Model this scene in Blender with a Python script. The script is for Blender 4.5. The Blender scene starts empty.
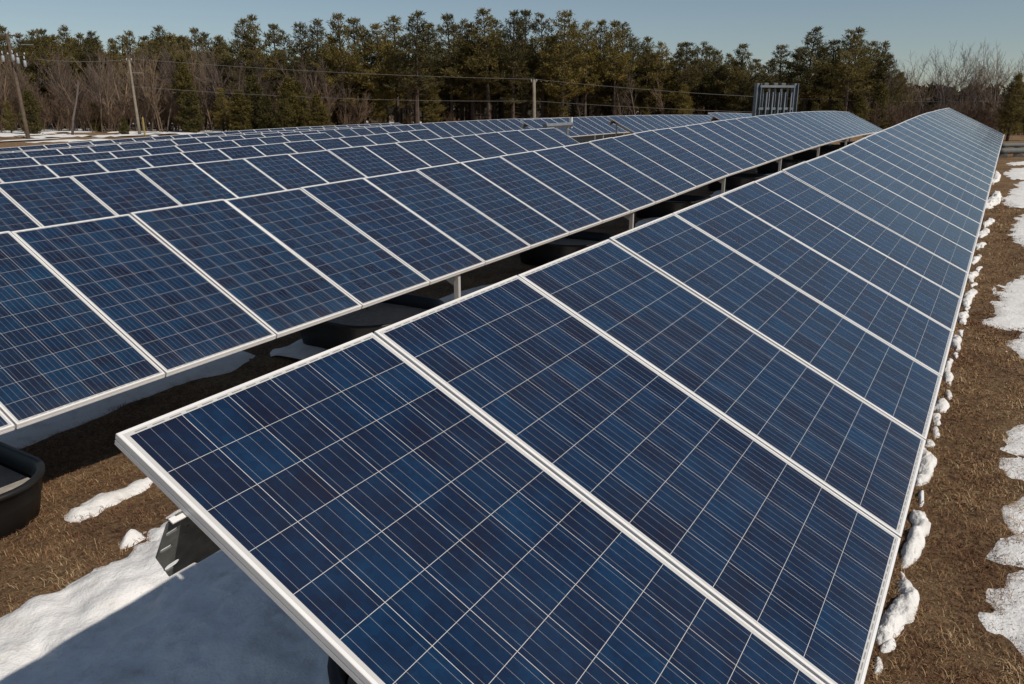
import bpy, bmesh, math, random
import numpy as np
from mathutils import Vector, Matrix
rad = math.radians
random.seed(7)
RNG = np.random.default_rng(11)
SC = bpy.context.scene
COL = SC.collection

# ------------------------------------------------------------------ camera
CW = np.array([-1.03, -1.8734, 2.5044])
RC = np.array([[0.529, -0.8486, -0.0011], [-0.2422, -0.1497, -0.9586], [0.8133, 0.5074, -0.2847]])
FPX = 769.878
cam_d = bpy.data.cameras.new('camera'); cam = bpy.data.objects.new('camera', cam_d); COL.objects.link(cam)
cam_d.lens = FPX * 36 / 1024; cam_d.sensor_width = 36; cam_d.clip_start = 0.05; cam_d.clip_end = 6000
m3 = Matrix([list(RC[0]), list(-RC[1]), list(-RC[2])]).transposed().to_quaternion().to_matrix().to_4x4()
m3.translation = Vector(CW); cam.matrix_world = m3
SC.camera = cam

# ------------------------------------------------------------------ sky, sun, exposure
SUN_EL, SUN_EAST = 44.8, -5.0
world = bpy.data.worlds.new('World'); SC.world = world; world.use_nodes = True
wn, wl = world.node_tree.nodes, world.node_tree.links
wn.clear()
w_out = wn.new('ShaderNodeOutputWorld'); w_bg = wn.new('ShaderNodeBackground')
w_sky = wn.new('ShaderNodeTexSky'); w_hs = wn.new('ShaderNodeHueSaturation')
w_sky.sky_type = 'NISHITA'; w_sky.sun_disc = False
w_sky.sun_elevation = rad(SUN_EL); w_sky.sun_rotation = rad(180 - SUN_EAST)
w_sky.air_density = 1.0; w_sky.dust_density = 0.15; w_sky.ozone_density = 2.6
w_hs.inputs['Saturation'].default_value = 0.86; w_hs.inputs['Hue'].default_value = 0.496
w_bg.inputs['Strength'].default_value = 0.066
wl.new(w_sky.outputs[0], w_hs.inputs['Color']); wl.new(w_hs.outputs[0], w_bg.inputs['Color']); wl.new(w_bg.outputs[0], w_out.inputs['Surface'])
sun_d = bpy.data.lights.new('sun', 'SUN'); sun_d.energy = 3.7; sun_d.angle = rad(0.53); sun_d.color = (1.0, 0.93, 0.84)
sun = bpy.data.objects.new('sun', sun_d); COL.objects.link(sun)
to_sun = Vector((math.sin(rad(SUN_EAST)) * math.cos(rad(SUN_EL)), -math.cos(rad(SUN_EAST)) * math.cos(rad(SUN_EL)), math.sin(rad(SUN_EL))))
sun.rotation_euler = to_sun.to_track_quat('Z', 'Y').to_euler(); sun.location = to_sun * 60
vs = SC.view_settings
vs.view_transform = 'Standard'; vs.look = 'None'; vs.exposure = 0.0; vs.gamma = 1.0; vs.use_curve_mapping = False
SC.cycles.max_bounces = 6; SC.cycles.diffuse_bounces = 3; SC.cycles.glossy_bounces = 3
SC.cycles.transparent_max_bounces = 4; SC.cycles.caustics_reflective = False; SC.cycles.caustics_refractive = False

# ------------------------------------------------------------------ pixel <-> world helpers (used to read positions off the photograph)
def ray(px, py):
    return RC.T @ np.array([(px - 512) / FPX, (py - 342) / FPX, 1.0])
def project(P):
    c = RC @ (np.asarray(P, float) - CW)
    return 512 + FPX * c[0] / c[2], 342 + FPX * c[1] / c[2], c[2]
def on_y(px, py, Y):
    d = ray(px, py); return CW + d * (Y - CW[1]) / d[1]
def on_ground(px, py):
    d = ray(px, py); z = 0.0
    for _ in range(12):
        P = CW + d * (z - CW[2]) / d[2]; z = float(ground_z(P[0], P[1]))
    return P
def at_depth(px, D):
    d = ray(px, 113); d = d / (RC[2] @ d); P = CW + d * D
    return float(P[0]), float(P[1])

# ------------------------------------------------------------------ numpy noise
def _hash(ix, iy, s):
    n = (ix.astype(np.int64) * 374761393 + iy.astype(np.int64) * 668265263 + s * 974711) & 0xffffffff
    n = ((n ^ (n >> 13)) * 1274126177) & 0xffffffff
    return ((n ^ (n >> 16)) & 0xffff) / 65535.0
def vnoise(x, y, s=0):
    x = np.asarray(x, float); y = np.asarray(y, float)
    ix, iy = np.floor(x), np.floor(y); fx, fy = x - ix, y - iy
    fx = fx * fx * (3 - 2 * fx); fy = fy * fy * (3 - 2 * fy)
    a, b = _hash(ix, iy, s), _hash(ix + 1, iy, s); c, d = _hash(ix, iy + 1, s), _hash(ix + 1, iy + 1, s)
    return (a * (1 - fx) + b * fx) * (1 - fy) + (c * (1 - fx) + d * fx) * fy
def fbm(x, y, s=0, o=4):
    t, a, n = 0.0, 0.5, 0.0
    for k in range(o):
        t = t + a * vnoise(x * 2 ** k, y * 2 ** k, s + k * 17); n += a; a *= 0.5
    return t / n - 0.5
def sstep(a, b, x):
    t = np.clip((x - a) / (b - a), 0, 1); return t * t * (3 - 2 * t)

# ------------------------------------------------------------------ rows of panels: top-edge height along X at each Y
PITCH, LEN, WID, TILT, TOPH = 1.012, 1.956, 0.9985, rad(26.44), 1.70
ROWS = {  # key: (Y, first joint X, number of panels, profile)
    'r1': (0.0, 0.0, 30, [(-3, 1.587), (0, 1.70), (8.2, 2.0), (9.4, 2.022), (10.6, 2.066), (12.5, 2.16), (15.4, 2.261), (17.4, 2.343), (20.4, 2.462), (23, 2.53), (26.3, 2.606), (31, 2.685), (36, 2.69)]),
    'r2': (4.67, 2.013 - 4 * 1.0114, 41, [(-4, 1.42), (2, 1.622), (5, 1.722), (8, 1.838), (11, 1.95), (13, 2.05), (15, 2.152), (17.5, 2.226), (20, 2.325), (23.8, 2.432), (28, 2.528), (32, 2.577), (36, 2.588), (40, 2.545)]),
    'r3': (9.34, 5.104 - 4 * 1.0114, 18, [(-4, 1.43), (4.2, 1.63), (7.1, 1.73), (11.8, 1.888), (17, 2.07), (19.3, 2.105), (33, 2.53), (36.5, 2.515), (40, 2.47)]),
    'r3e': (9.34, 33.05, 7, 'r3'),
    'r4': (14.01, 7.192 - 3 * 1.0114, 15, [(-4, 1.24), (7.2, 1.554), (9, 1.616), (12.4, 1.755), (17.2, 1.93), (19.4, 2.03), (32.8, 2.38), (37.4, 2.42), (44, 2.415), (48, 2.39)]),
    'r4e': (14.01, 32.75, 15, 'r4'),
    'r5': (18.68, 9.336 - 3 * 1.0114, 13, [(-4, 1.12), (9.3, 1.47), (11.4, 1.527), (16.4, 1.768), (19.6, 1.875), (32.7, 2.205), (36, 2.265), (41.4, 2.33), (48, 2.34)]),
    'r5e': (18.68, 32.7, 19, 'r5'),
    'r6': (23.35, 11.464 - 3 * 1.0114, 48, [(-4, 1.02), (11, 1.405), (15, 1.55), (17.7, 1.68), (20, 1.73), (23.2, 1.81), (27.1, 1.89), (30.3, 2.01), (32.4, 2.07), (38.7, 2.19), (46, 2.24)]),
    'r7': (28.02, 10.4, 27, [(-4, 0.85), (13.4, 1.235), (17.9, 1.43), (21.2, 1.54), (24, 1.68), (27.7, 1.76), (33, 1.86), (40, 1.97)]),
    'r8': (32.69, 11.9, 28, [(-4, 0.75), (15.2, 1.18), (17.9, 1.295), (20.9, 1.42), (24.7, 1.56), (27.9, 1.68), (32.2, 1.785), (39.3, 1.9)]),
}
_XS = np.arange(-60, 140, 0.5)
def _prof(key):
    p = ROWS[key][3]
    if isinstance(p, str): p = ROWS[p][3]
    xs = np.array([a for a, b in p]); zs = np.array([b for a, b in p])
    z = np.interp(_XS, xs, zs)
    s0 = (zs[1] - zs[0]) / (xs[1] - xs[0])
    z = np.where(_XS < xs[0], zs[0] + np.maximum(s0 * (_XS - xs[0]), -0.5), z)
    k = np.hanning(7); k /= k.sum()
    return np.convolve(np.pad(z, 3, 'edge'), k, 'valid')
PROF = {k: _prof(k) for k in ROWS}
def top_z(key, X): return np.interp(X, _XS, PROF[key])
_GY = [ROWS[k][0] - 0.8 for k in ('r1', 'r2', 'r3', 'r4', 'r5', 'r6', 'r7', 'r8')]
_GP = np.array([PROF[k] for k in ('r1', 'r2', 'r3', 'r4', 'r5', 'r6', 'r7', 'r8')]) - TOPH
def ground_z(X, Y):
    X = np.asarray(X, float); Y = np.asarray(Y, float)
    shp = np.broadcast(X, Y).shape; X = np.broadcast_to(X, shp).ravel(); Y = np.broadcast_to(Y, shp).ravel()
    rows = np.array([np.interp(np.clip(X, -30, 60), _XS, g) for g in _GP])
    yy = np.clip(Y, _GY[0], _GY[-1]); i = np.clip(np.searchsorted(_GY, yy) - 1, 0, len(_GY) - 2)
    g0 = np.take(_GY, i); g1 = np.take(_GY, i + 1); t = (yy - g0) / (g1 - g0)
    n = np.arange(len(X)); z = rows[i, n] * (1 - t) + rows[i + 1, n] * t
    z = z * (1 - 0.75 * sstep(44, 80, X))                       # the rise rolls off beyond the rows
    z = z + sstep(36, 62, Y) * (-0.25 - z) * (1 - sstep(20, 60, X))
    z = z + sstep(90, 170, np.hypot(X, Y)) * (0.6 - z)
    z = z + 6.0 * sstep(170, 900, np.hypot(X, Y)) * (0.6 + fbm(X / 160, Y / 160, 5, 2))
    return z.reshape(shp)

# ------------------------------------------------------------------ material helpers
class N:
    def __init__(self, name):
        self.m = bpy.data.materials.new(name); self.m.use_nodes = True
        self.t = self.m.node_tree; self.t.nodes.clear()
        self.out = self.t.nodes.new('ShaderNodeOutputMaterial'); self.b = self.t.nodes.new('ShaderNodeBsdfPrincipled')
        self.t.links.new(self.b.outputs[0], self.out.inputs[0])
    def put(self, sock, v):
        if isinstance(v, bpy.types.NodeSocket): self.t.links.new(v, sock)
        elif hasattr(sock, 'default_value'):
            if isinstance(v, (tuple, list)) and len(v) == 3 and len(sock.default_value) == 4: v = (*v, 1)
            sock.default_value = v
    def set(self, **k):
        for a, v in k.items(): self.put(self.b.inputs[a.replace('_', ' ')], v)
        return self
    def math(self, op, a, b=0.0, c=None, clamp=False):
        n = self.t.nodes.new('ShaderNodeMath'); n.operation = op; n.use_clamp = clamp
        self.put(n.inputs[0], a); self.put(n.inputs[1], b)
        if c is not None: self.put(n.inputs[2], c)
        return n.outputs[0]
    def mix(self, f, a, b, mode='MIX'):
        n = self.t.nodes.new('ShaderNodeMix'); n.data_type = 'RGBA'; n.blend_type = mode
        self.put(n.inputs[0], f); self.put(n.inputs[6], a); self.put(n.inputs[7], b); return n.outputs[2]
    def ramp(self, f, stops):
        n = self.t.nodes.new('ShaderNodeValToRGB'); self.put(n.inputs[0], f); e = n.color_ramp.elements
        while len(e) < len(stops): e.new(0.5)
        for i, (p, c) in enumerate(stops): e[i].position = p; e[i].color = (*c, 1)
        return n.outputs[0]
    def obj(self): return self.t.nodes.new('ShaderNodeTexCoord').outputs['Object']
    def uv(self): return self.t.nodes.new('ShaderNodeTexCoord').outputs['UV']
    def pos(self): return self.t.nodes.new('ShaderNodeNewGeometry').outputs['Position']
    def rnd(self): return self.t.nodes.new('ShaderNodeObjectInfo').outputs['Random']
    def attr(self, name):
        n = self.t.nodes.new('ShaderNodeAttribute'); n.attribute_name = name; return n.outputs['Fac']
    def noise(self, vec, scale, detail=4, rough=0.55):
        n = self.t.nodes.new('ShaderNodeTexNoise'); self.put(n.inputs['Vector'], vec)
        n.inputs['Scale'].default_value = scale; n.inputs['Detail'].default_value = detail; n.inputs['Roughness'].default_value = rough
        return n.outputs['Fac']
    def voro(self, vec, scale):
        n = self.t.nodes.new('ShaderNodeTexVoronoi'); self.put(n.inputs['Vector'], vec); n.inputs['Scale'].default_value = scale; return n
    def bump(self, h, strength, dist):
        n = self.t.nodes.new('ShaderNodeBump'); self.put(n.inputs['Height'], h); n.inputs['Strength'].default_value = strength; n.inputs['Distance'].default_value = dist
        self.put(self.b.inputs['Normal'], n.outputs[0]); return n

def plain(name, col, rough=0.6, metal=0.0, var=0.25, scale=6.0, spec=0.5):
    n = N(name); f = n.noise(n.obj(), scale)
    lo = tuple(c * (1 - var) for c in col); hi = tuple(min(1, c * (1 + var)) for c in col)
    n.set(Base_Color=n.ramp(f, [(0.3, lo), (0.7, hi)]), Roughness=rough, Metallic=metal)
    n.b.inputs['Specular IOR Level'].default_value = spec
    return n

M = {}
M['alu'] = plain('anodised_aluminium', (0.80, 0.775, 0.74), 0.42, 0.05, 0.06, 3).m
M['steel'] = plain('galvanised_steel', (0.36, 0.37, 0.38), 0.42, 0.55, 0.3, 14).m
M['post'] = plain('post_metal', (0.52, 0.50, 0.47), 0.5, 0.2, 0.1, 5).m
M['dark_plate'] = plain('dark_bracket_metal', (0.125, 0.128, 0.120), 0.7, 0.0, 0.25, 25, 0.2).m
M['rack_grey'] = plain('grey_painted_steel', (0.17, 0.185, 0.20), 0.55, 0.2, 0.25, 3).m
M['tub'] = plain('black_plastic', (0.014, 0.0135, 0.013), 0.5, 0.0, 0.3, 4, 0.35).m
M['concrete'] = plain('concrete', (0.33, 0.30, 0.26), 0.9, 0.0, 0.2, 18, 0.2).m
M['back'] = plain('panel_backsheet', (0.55, 0.56, 0.57), 0.6, 0.0, 0.05, 3).m
M['wood_pole'] = plain('weathered_pole_wood', (0.10, 0.072, 0.05), 0.85, 0.0, 0.35, 2.5, 0.2).m
M['pale_pole'] = plain('pale_pole_wood', (0.21, 0.18, 0.135), 0.85, 0.0, 0.25, 2.5, 0.2).m
M['ceramic'] = plain('pale_insulator', (0.5, 0.52, 0.53), 0.35, 0.0, 0.15, 5).m
M['transformer'] = plain('grey_transformer_paint', (0.30, 0.32, 0.34), 0.45, 0.0, 0.1, 2).m
M['wire'] = plain('weathered_wire', (0.19, 0.175, 0.16), 0.5, 0.3, 0.1, 2).m
M['yellow'] = plain('yellow_marker_plastic', (0.30, 0.22, 0.05), 0.6, 0.0, 0.1, 2).m
M['bark'] = plain('brown_bark', (0.085, 0.062, 0.048), 0.9, 0.0, 0.35, 1.5, 0.15).m
M['twig'] = None

def cell_material():
    n = N('solar_cells'); sx = n.t.nodes.new('ShaderNodeSeparateXYZ'); n.t.links.new(n.uv(), sx.inputs[0])
    u, v = sx.outputs[0], sx.outputs[1]
    P, C = 0.159, 0.1572
    a = n.math('DIVIDE', n.math('ADD', u, 0.4761), P); b = n.math('DIVIDE', n.math('SUBTRACT', v, 0.0249), P)
    ia, ib = n.math('FLOOR', a), n.math('FLOOR', b)
    fa = n.math('MULTIPLY', n.math('FRACT', a), P); fb = n.math('MULTIPLY', n.math('FRACT', b), P)
    def inside(x, lo, hi): return n.math('MULTIPLY', n.math('GREATER_THAN', x, lo), n.math('LESS_THAN', x, hi))
    rngm = n.math('MULTIPLY', inside(a, 0.0, 6.0), inside(b, 0.0, 12.0))
    cell = n.math('MULTIPLY', n.math('MULTIPLY', n.math('LESS_THAN', fa, C), n.math('LESS_THAN', fb, C + 0.0002)), rngm)
    # three silver ribbons down each cell
    d = n.math('ABSOLUTE', n.math('SUBTRACT', n.math('FRACT', n.math('DIVIDE', fa, C / 4)), 0.5))
    bus = n.math('LESS_THAN', d, 0.0115)
    # fine fingers across each cell and blotchy crystal grain
    cmb = n.t.nodes.new('ShaderNodeCombineXYZ'); n.put(cmb.inputs[0], ia); n.put(cmb.inputs[1], ib); n.put(cmb.inputs[2], n.math('MULTIPLY', n.rnd(), 91.7))
    wnz = n.t.nodes.new('ShaderNodeTexWhiteNoise'); wnz.noise_dimensions = '3D'; n.t.links.new(cmb.outputs[0], wnz.inputs['Vector'])
    r = wnz.outputs['Value']
    off = n.t.nodes.new('ShaderNodeVectorMath'); off.operation = 'MULTIPLY_ADD'
    n.t.links.new(wnz.outputs['Color'], off.inputs[0]); off.inputs[1].default_value = (7, 7, 7); n.t.links.new(n.uv(), off.inputs[2])
    vor = n.voro(off.outputs[0], 62); sxc = n.t.nodes.new('ShaderNodeSeparateColor'); n.t.links.new(vor.outputs['Color'], sxc.inputs[0])
    grain = sxc.outputs[0]
    cloud = n.noise(off.outputs[0], 6.5, 2)
    f = n.math('ADD', n.math('ADD', n.math('MULTIPLY', r, 0.36), n.math('MULTIPLY', grain, 0.2)), n.math('MULTIPLY', n.math('SUBTRACT', cloud, 0.3), 1.05))
    blue = n.ramp(f, [(0.0, (0.0105, 0.0105, 0.024)), (0.3, (0.0075, 0.0155, 0.039)), (0.6, (0.0065, 0.0245, 0.061)), (1.0, (0.007, 0.040, 0.092))])
    tint = n.ramp(n.rnd(), [(0.0, (0.80, 0.82, 0.90)), (0.5, (1.0, 1.0, 1.0)), (1.0, (1.12, 1.08, 1.02))])
    blue = n.mix(1.0, blue, tint, 'MULTIPLY')
    stria = n.math('MULTIPLY', n.math('SINE', n.math('MULTIPLY', u, 6.2832 / 0.0078)), 0.5)
    blue = n.mix(n.math('ADD', n.math('MULTIPLY', stria, 0.012), 0.006), blue, (0.22, 0.24, 0.27))
    blue = n.mix(n.math('MULTIPLY', bus, 0.85), blue, (0.34, 0.34, 0.345))
    # white margin with dark ribbon dashes top and bottom
    edge = n.math('MINIMUM', n.math('ABSOLUTE', n.math('SUBTRACT', v, 0.0182)), n.math('ABSOLUTE', n.math('SUBTRACT', v, LEN - 0.0182)))
    dash = n.math('MULTIPLY', n.math('LESS_THAN', edge, 0.0022), n.math('GREATER_THAN', n.math('FRACT', n.math('MULTIPLY', u, 19.0)), 0.3))
    dash = n.math('MULTIPLY', dash, inside(a, 0.02, 5.98))
    white = n.mix(n.math('MULTIPLY', dash, 0.75), (0.55, 0.535, 0.51), (0.16, 0.145, 0.13))
    col = n.mix(cell, white, blue)
    dust = n.noise(n.pos(), 2.2, 5)
    cmb2 = n.t.nodes.new('ShaderNodeCombineXYZ'); n.put(cmb2.inputs[0], n.math('MULTIPLY', u, 26.0)); n.put(cmb2.inputs[1], n.math('MULTIPLY', v, 1.3)); n.put(cmb2.inputs[2], n.math('MULTIPLY', n.rnd(), 77.0))
    streak = n.noise(cmb2.outputs[0], 1.0, 3)
    low = n.math('MULTIPLY', n.math('POWER', n.math('DIVIDE', v, LEN), 26.0), 0.10)
    spot = n.math('MULTIPLY', n.math('GREATER_THAN', n.noise(n.pos(), 31, 1), 0.83), 0.25)
    dustf = n.math('ADD', n.math('MULTIPLY', n.math('SUBTRACT', dust, 0.35), 0.045, clamp=True), n.math('MULTIPLY', n.math('SUBTRACT', streak, 0.5), 0.035, clamp=True))
    dustf = n.math('ADD', n.math('ADD', dustf, n.math('MULTIPLY', low, streak)), spot, clamp=True)
    col = n.mix(dustf, col, (0.35, 0.32, 0.28))
    n.set(Base_Color=col, Roughness=n.math('ADD', n.math('MULTIPLY', dust, 0.12), 0.10))
    n.b.inputs['IOR'].default_value = 1.45; n.b.inputs['Specular IOR Level'].default_value = 0.42
    return n.m
M['cells'] = cell_material()

def grass_ground():
    n = N('dead_grass_soil'); p = n.pos()
    f = n.math('ADD', n.math('ADD', n.math('MULTIPLY', n.noise(p, 30, 6, 0.7), 0.55), n.math('MULTIPLY', n.noise(p, 95, 3, 0.6), 0.25)), n.math('MULTIPLY', n.noise(p, 2.6, 5, 0.6), 0.25))
    c = n.ramp(f, [(0.35, (0.026, 0.015, 0.010)), (0.44, (0.11, 0.063, 0.034)), (0.53, (0.235, 0.148, 0.078)), (0.66, (0.38, 0.27, 0.155))])
    big = n.math('MULTIPLY', n.math('SUBTRACT', n.noise(p, 1.1, 4, 0.6), 0.42), 3.0, clamp=True)
    c = n.mix(n.math('MULTIPLY', big, 0.42), c, n.mix(0.6, c, (0.075, 0.028, 0.018)))
    n.set(Base_Color=c, Roughness=0.95); n.b.inputs['Specular IOR Level'].default_value = 0.1
    n.bump(n.math('ADD', n.noise(p, 55, 5, 0.75), n.math('MULTIPLY', n.noise(p, 9, 3), 1.4)), 1.0, 0.035)
    return n.m
M['ground'] = grass_ground()

def blade_mat():
    n = N('dead_grass_blades'); a = n.attr('tone')
    c = n.ramp(a, [(0.0, (0.06, 0.024, 0.016)), (0.28, (0.17, 0.078, 0.042)), (0.55, (0.29, 0.165, 0.082)), (0.85, (0.45, 0.295, 0.155)), (0.97, (0.52, 0.40, 0.24)), (1.0, (0.12, 0.13, 0.035))])
    n.set(Base_Color=c, Roughness=0.8); n.b.inputs['Specular IOR Level'].default_value = 0.15
    return n.m
M['blade'] = blade_mat()

def snow_mat():
    n = N('old_snow'); p = n.pos()
    f = n.noise(p, 7, 5, 0.6); g = n.noise(p, 60, 3)
    c = n.ramp(n.math('ADD', n.math('MULTIPLY', f, 0.8), n.math('MULTIPLY', g, 0.2)), [(0.3, (0.58, 0.55, 0.51)), (0.47, (0.75, 0.73, 0.695)), (0.7, (0.83, 0.81, 0.78))])
    specks = n.math('GREATER_THAN', n.noise(p, 85, 2), 0.72)
    c = n.mix(n.math('MULTIPLY', specks, 0.5), c, (0.20, 0.14, 0.09))
    stain = n.math('MULTIPLY', n.math('SUBTRACT', n.noise(p, 2.6, 5, 0.65), 0.52), 3.2, clamp=True)
    c = n.mix(n.math('MULTIPLY', stain, 0.42), c, (0.42, 0.34, 0.27))
    n.set(Base_Color=c, Roughness=0.75); n.b.inputs['Specular IOR Level'].default_value = 0.2
    n.bump(n.math('ADD', n.noise(p, 14, 5, 0.6), n.math('MULTIPLY', n.noise(p, 70, 3), 0.35)), 0.55, 0.03)
    return n.m
M['snow'] = snow_mat()

def leaf_mat(name, stops, tvar=0.35, trans=0.0):
    n = N(name); a = n.attr('tone')
    c = n.ramp(a, stops)
    t = n.ramp(n.rnd(), [(0.0, (1 - tvar, 1 - tvar * 0.9, 1 - tvar * 0.6)), (0.5, (1, 1, 1)), (1.0, (1 + tvar * 1.2, 1 + tvar * 0.9, 1.0))])
    cc = n.mix(1.0, c, t, 'MULTIPLY')
    n.set(Base_Color=cc, Roughness=0.75); n.b.inputs['Specular IOR Level'].default_value = 0.15
    if trans > 0:
        tr = n.t.nodes.new('ShaderNodeBsdfTranslucent'); n.put(tr.inputs['Color'], cc); mx = n.t.nodes.new('ShaderNodeMixShader'); mx.inputs[0].default_value = trans
        n.t.links.new(n.b.outputs[0], mx.inputs[1]); n.t.links.new(tr.outputs[0], mx.inputs[2]); n.t.links.new(mx.outputs[0], n.out.inputs[0])
    return n.m
M['pine'] = leaf_mat('pine_needles', [(0.0, (0.085, 0.074, 0.030)), (0.5, (0.16, 0.132, 0.047)), (0.85, (0.23, 0.18, 0.062)), (1.0, (0.28, 0.19, 0.085))], 0.35, 0.38)
M['young'] = leaf_mat('young_conifer_needles', [(0.0, (0.064, 0.058, 0.022)), (0.5, (0.108, 0.092, 0.030)), (1.0, (0.165, 0.128, 0.044))], 0.25, 0.25)
M['twig'] = leaf_mat('bare_twigs', [(0.0, (0.088, 0.062, 0.048)), (0.5, (0.145, 0.106, 0.082)), (1.0, (0.21, 0.16, 0.125))], 0.3)
M['birch'] = leaf_mat('pale_birch_wood', [(0.0, (0.16, 0.125, 0.11)), (0.5, (0.24, 0.20, 0.18)), (1.0, (0.36, 0.32, 0.28))], 0.2)
M['thicket'] = leaf_mat('thicket_twigs', [(0.0, (0.065, 0.042, 0.028)), (0.5, (0.11, 0.073, 0.05)), (1.0, (0.17, 0.115, 0.075))], 0.2)
M['farwood'] = leaf_mat('far_wood', [(0.0, (0.03, 0.03, 0.018)), (1.0, (0.07, 0.055, 0.035))], 0.2)

# ------------------------------------------------------------------ object helpers
def link(name, me, mat=None, parent=None, loc=None):
    o = bpy.data.objects.new(name, me); COL.objects.link(o)
    if mat is not None and me is not None and not me.materials: me.materials.append(mat)
    if parent is not None: o.parent = parent
    if loc is not None: o.location = loc
    return o
def tag(o, label=None, cat=None, group=None, kind=None):
    for k, v in (('label', label), ('category', cat), ('group', group), ('kind', kind)):
        if v: o[k] = v
    return o
def empty(name, loc=(0, 0, 0), rotz=0):
    o = bpy.data.objects.new(name, None); o.empty_display_size = 0.2; COL.objects.link(o)
    o.location = loc; o.rotation_euler = (0, 0, rotz); return o
def mesh_np(name, V, faces_n, loops, tone=None, smooth=False):
    """V (n,3); loops flat index array; faces_n verts per face (int)"""
    me = bpy.data.meshes.new(name); nf = len(loops) // faces_n
    me.vertices.add(len(V)); me.vertices.foreach_set('co', np.ascontiguousarray(V, np.float32).ravel())
    me.loops.add(len(loops)); me.loops.foreach_set('vertex_index', np.ascontiguousarray(loops, np.int32))
    me.polygons.add(nf); me.polygons.foreach_set('loop_start', np.arange(0, nf * faces_n, faces_n, dtype=np.int32))
    if tone is not None:
        a = me.attributes.new('tone', 'FLOAT', 'POINT'); a.data.foreach_set('value', np.ascontiguousarray(tone, np.float32))
    me.update(calc_edges=True); me.validate()
    if smooth: me.polygons.foreach_set('use_smooth', np.ones(nf, bool))
    return me
class MB:
    """collects boxes and tubes into one mesh"""
    def __init__(self): self.bm = bmesh.new()
    def box(self, c, s, rot=None, bev=0.0):
        r = bmesh.ops.create_cube(self.bm, size=1.0); vs_ = r['verts']
        bmesh.ops.scale(self.bm, vec=s, verts=vs_)
        if bev: 
            e = list({e for v in vs_ for e in v.link_edges}); q = bmesh.ops.bevel(self.bm, geom=e, offset=bev, segments=2, affect='EDGES', profile=0.5)
            vs_ = list({v for f in q['faces'] for v in f.verts} | {v for v in vs_ if v.is_valid})
        if rot is not None: bmesh.ops.rotate(self.bm, cent=(0, 0, 0), matrix=rot, verts=vs_)
        bmesh.ops.translate(self.bm, vec=c, verts=vs_); return self
    def tube(self, pts, r, n=8, cap=True):
        pts = [Vector(p) for p in pts]; rs = r if isinstance(r, (list, tuple)) else [r] * len(pts)
        rings = []
        for i, p in enumerate(pts):
            d = (pts[min(i + 1, len(pts) - 1)] - pts[max(i - 1, 0)]).normalized()
            a = d.orthogonal().normalized() if abs(d.z) > 0.9 else Vector((0, 0, 1)).cross(d).normalized()
            b = d.cross(a)
            rings.append([self.bm.verts.new(p + (a * math.cos(2 * math.pi * k / n) + b * math.sin(2 * math.pi * k / n)) * rs[i]) for k in range(n)])
        for A, B in zip(rings, rings[1:]):
            for k in range(n): self.bm.faces.new((A[k], A[(k + 1) % n], B[(k + 1) % n], B[k]))
        if cap:
            self.bm.faces.new(rings[0][::-1]); self.bm.faces.new(rings[-1])
        return self
    def sweep(self, frames, section):
        """frames: list of (origin, ax, ay); section: closed list of (x,y)"""
        rings = [[self.bm.verts.new(o + ax * x + ay * y) for x, y in section] for o, ax, ay in frames]
        n = len(section)
        for A, B in zip(rings, rings[1:]):
            for k in range(n): self.bm.faces.new((A[k], A[(k + 1) % n], B[(k + 1) % n], B[k]))
        self.bm.faces.new(rings[0][::-1]); self.bm.faces.new(rings[-1]); return self
    def build(self, name, mat, parent=None, smooth=False, loc=None):
        bmesh.ops.recalc_face_normals(self.bm, faces=self.bm.faces)
        me = bpy.data.meshes.new(name); self.bm.to_mesh(me); self.bm.free()
        if smooth: me.polygons.foreach_set('use_smooth', np.ones(len(me.polygons), bool))
        return link(name, me, mat, parent, loc)

ONES = ['', 'first', 'second', 'third', 'fourth', 'fifth', 'sixth', 'seventh', 'eighth', 'ninth', 'tenth', 'eleventh', 'twelfth', 'thirteenth', 'fourteenth', 'fifteenth', 'sixteenth', 'seventeenth', 'eighteenth', 'nineteenth']
def ordinal(n):
    if n < 20: return ONES[n]
    t, o = divmod(n, 10); base = {2: 'twent', 3: 'thirt', 4: 'fort', 5: 'fift', 6: 'sixt', 7: 'sevent', 8: 'eight', 9: 'ninet'}[t]
    return base + 'ieth' if o == 0 else base + 'y-' + ONES[o]

# ------------------------------------------------------------------ ground sheet
def axis(lo, hi, bands):
    xs = [0.0]
    for sgn, lim in ((1, hi), (-1, lo)):
        x = 0.0; part = []
        while abs(x) < abs(lim):
            step = next(s for d, s in bands if abs(x) < d); x += sgn * step; part.append(x)
        xs = xs + part if sgn > 0 else part[::-1] + xs
    return np.array(xs)
def grid_mesh(name, xs, ys, zf, smooth=True):
    X, Y = np.meshgrid(xs, ys, indexing='ij'); Z = zf(X, Y)
    V = np.stack([X, Y, Z], -1).reshape(-1, 3); ny = len(ys)
    i, j = np.meshgrid(np.arange(len(xs) - 1), np.arange(ny - 1), indexing='ij'); a = (i * ny + j).ravel()
    q = np.stack([a, a + ny, a + ny + 1, a + 1], -1).ravel()
    return mesh_np(name, V, 4, q, smooth=smooth)
def ground_surf(X, Y):
    near = 1 - sstep(25, 60, np.hypot(X, Y))
    return ground_z(X, Y) + near * (0.05 * fbm(X * 0.9, Y * 0.9, 3, 3) + 0.025 * fbm(X * 4, Y * 4, 9, 2))
BANDS = [(5, 0.12), (12, 0.2), (40, 0.5), (140, 2.5), (400, 15), (5000, 120)]
tag(link('ground', grid_mesh('ground', axis(-1500, 3500, BANDS), axis(-1500, 3500, BANDS), ground_surf), M['ground']), 'brown dead grass and soil under and around the panel rows', 'ground', kind='structure')

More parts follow.
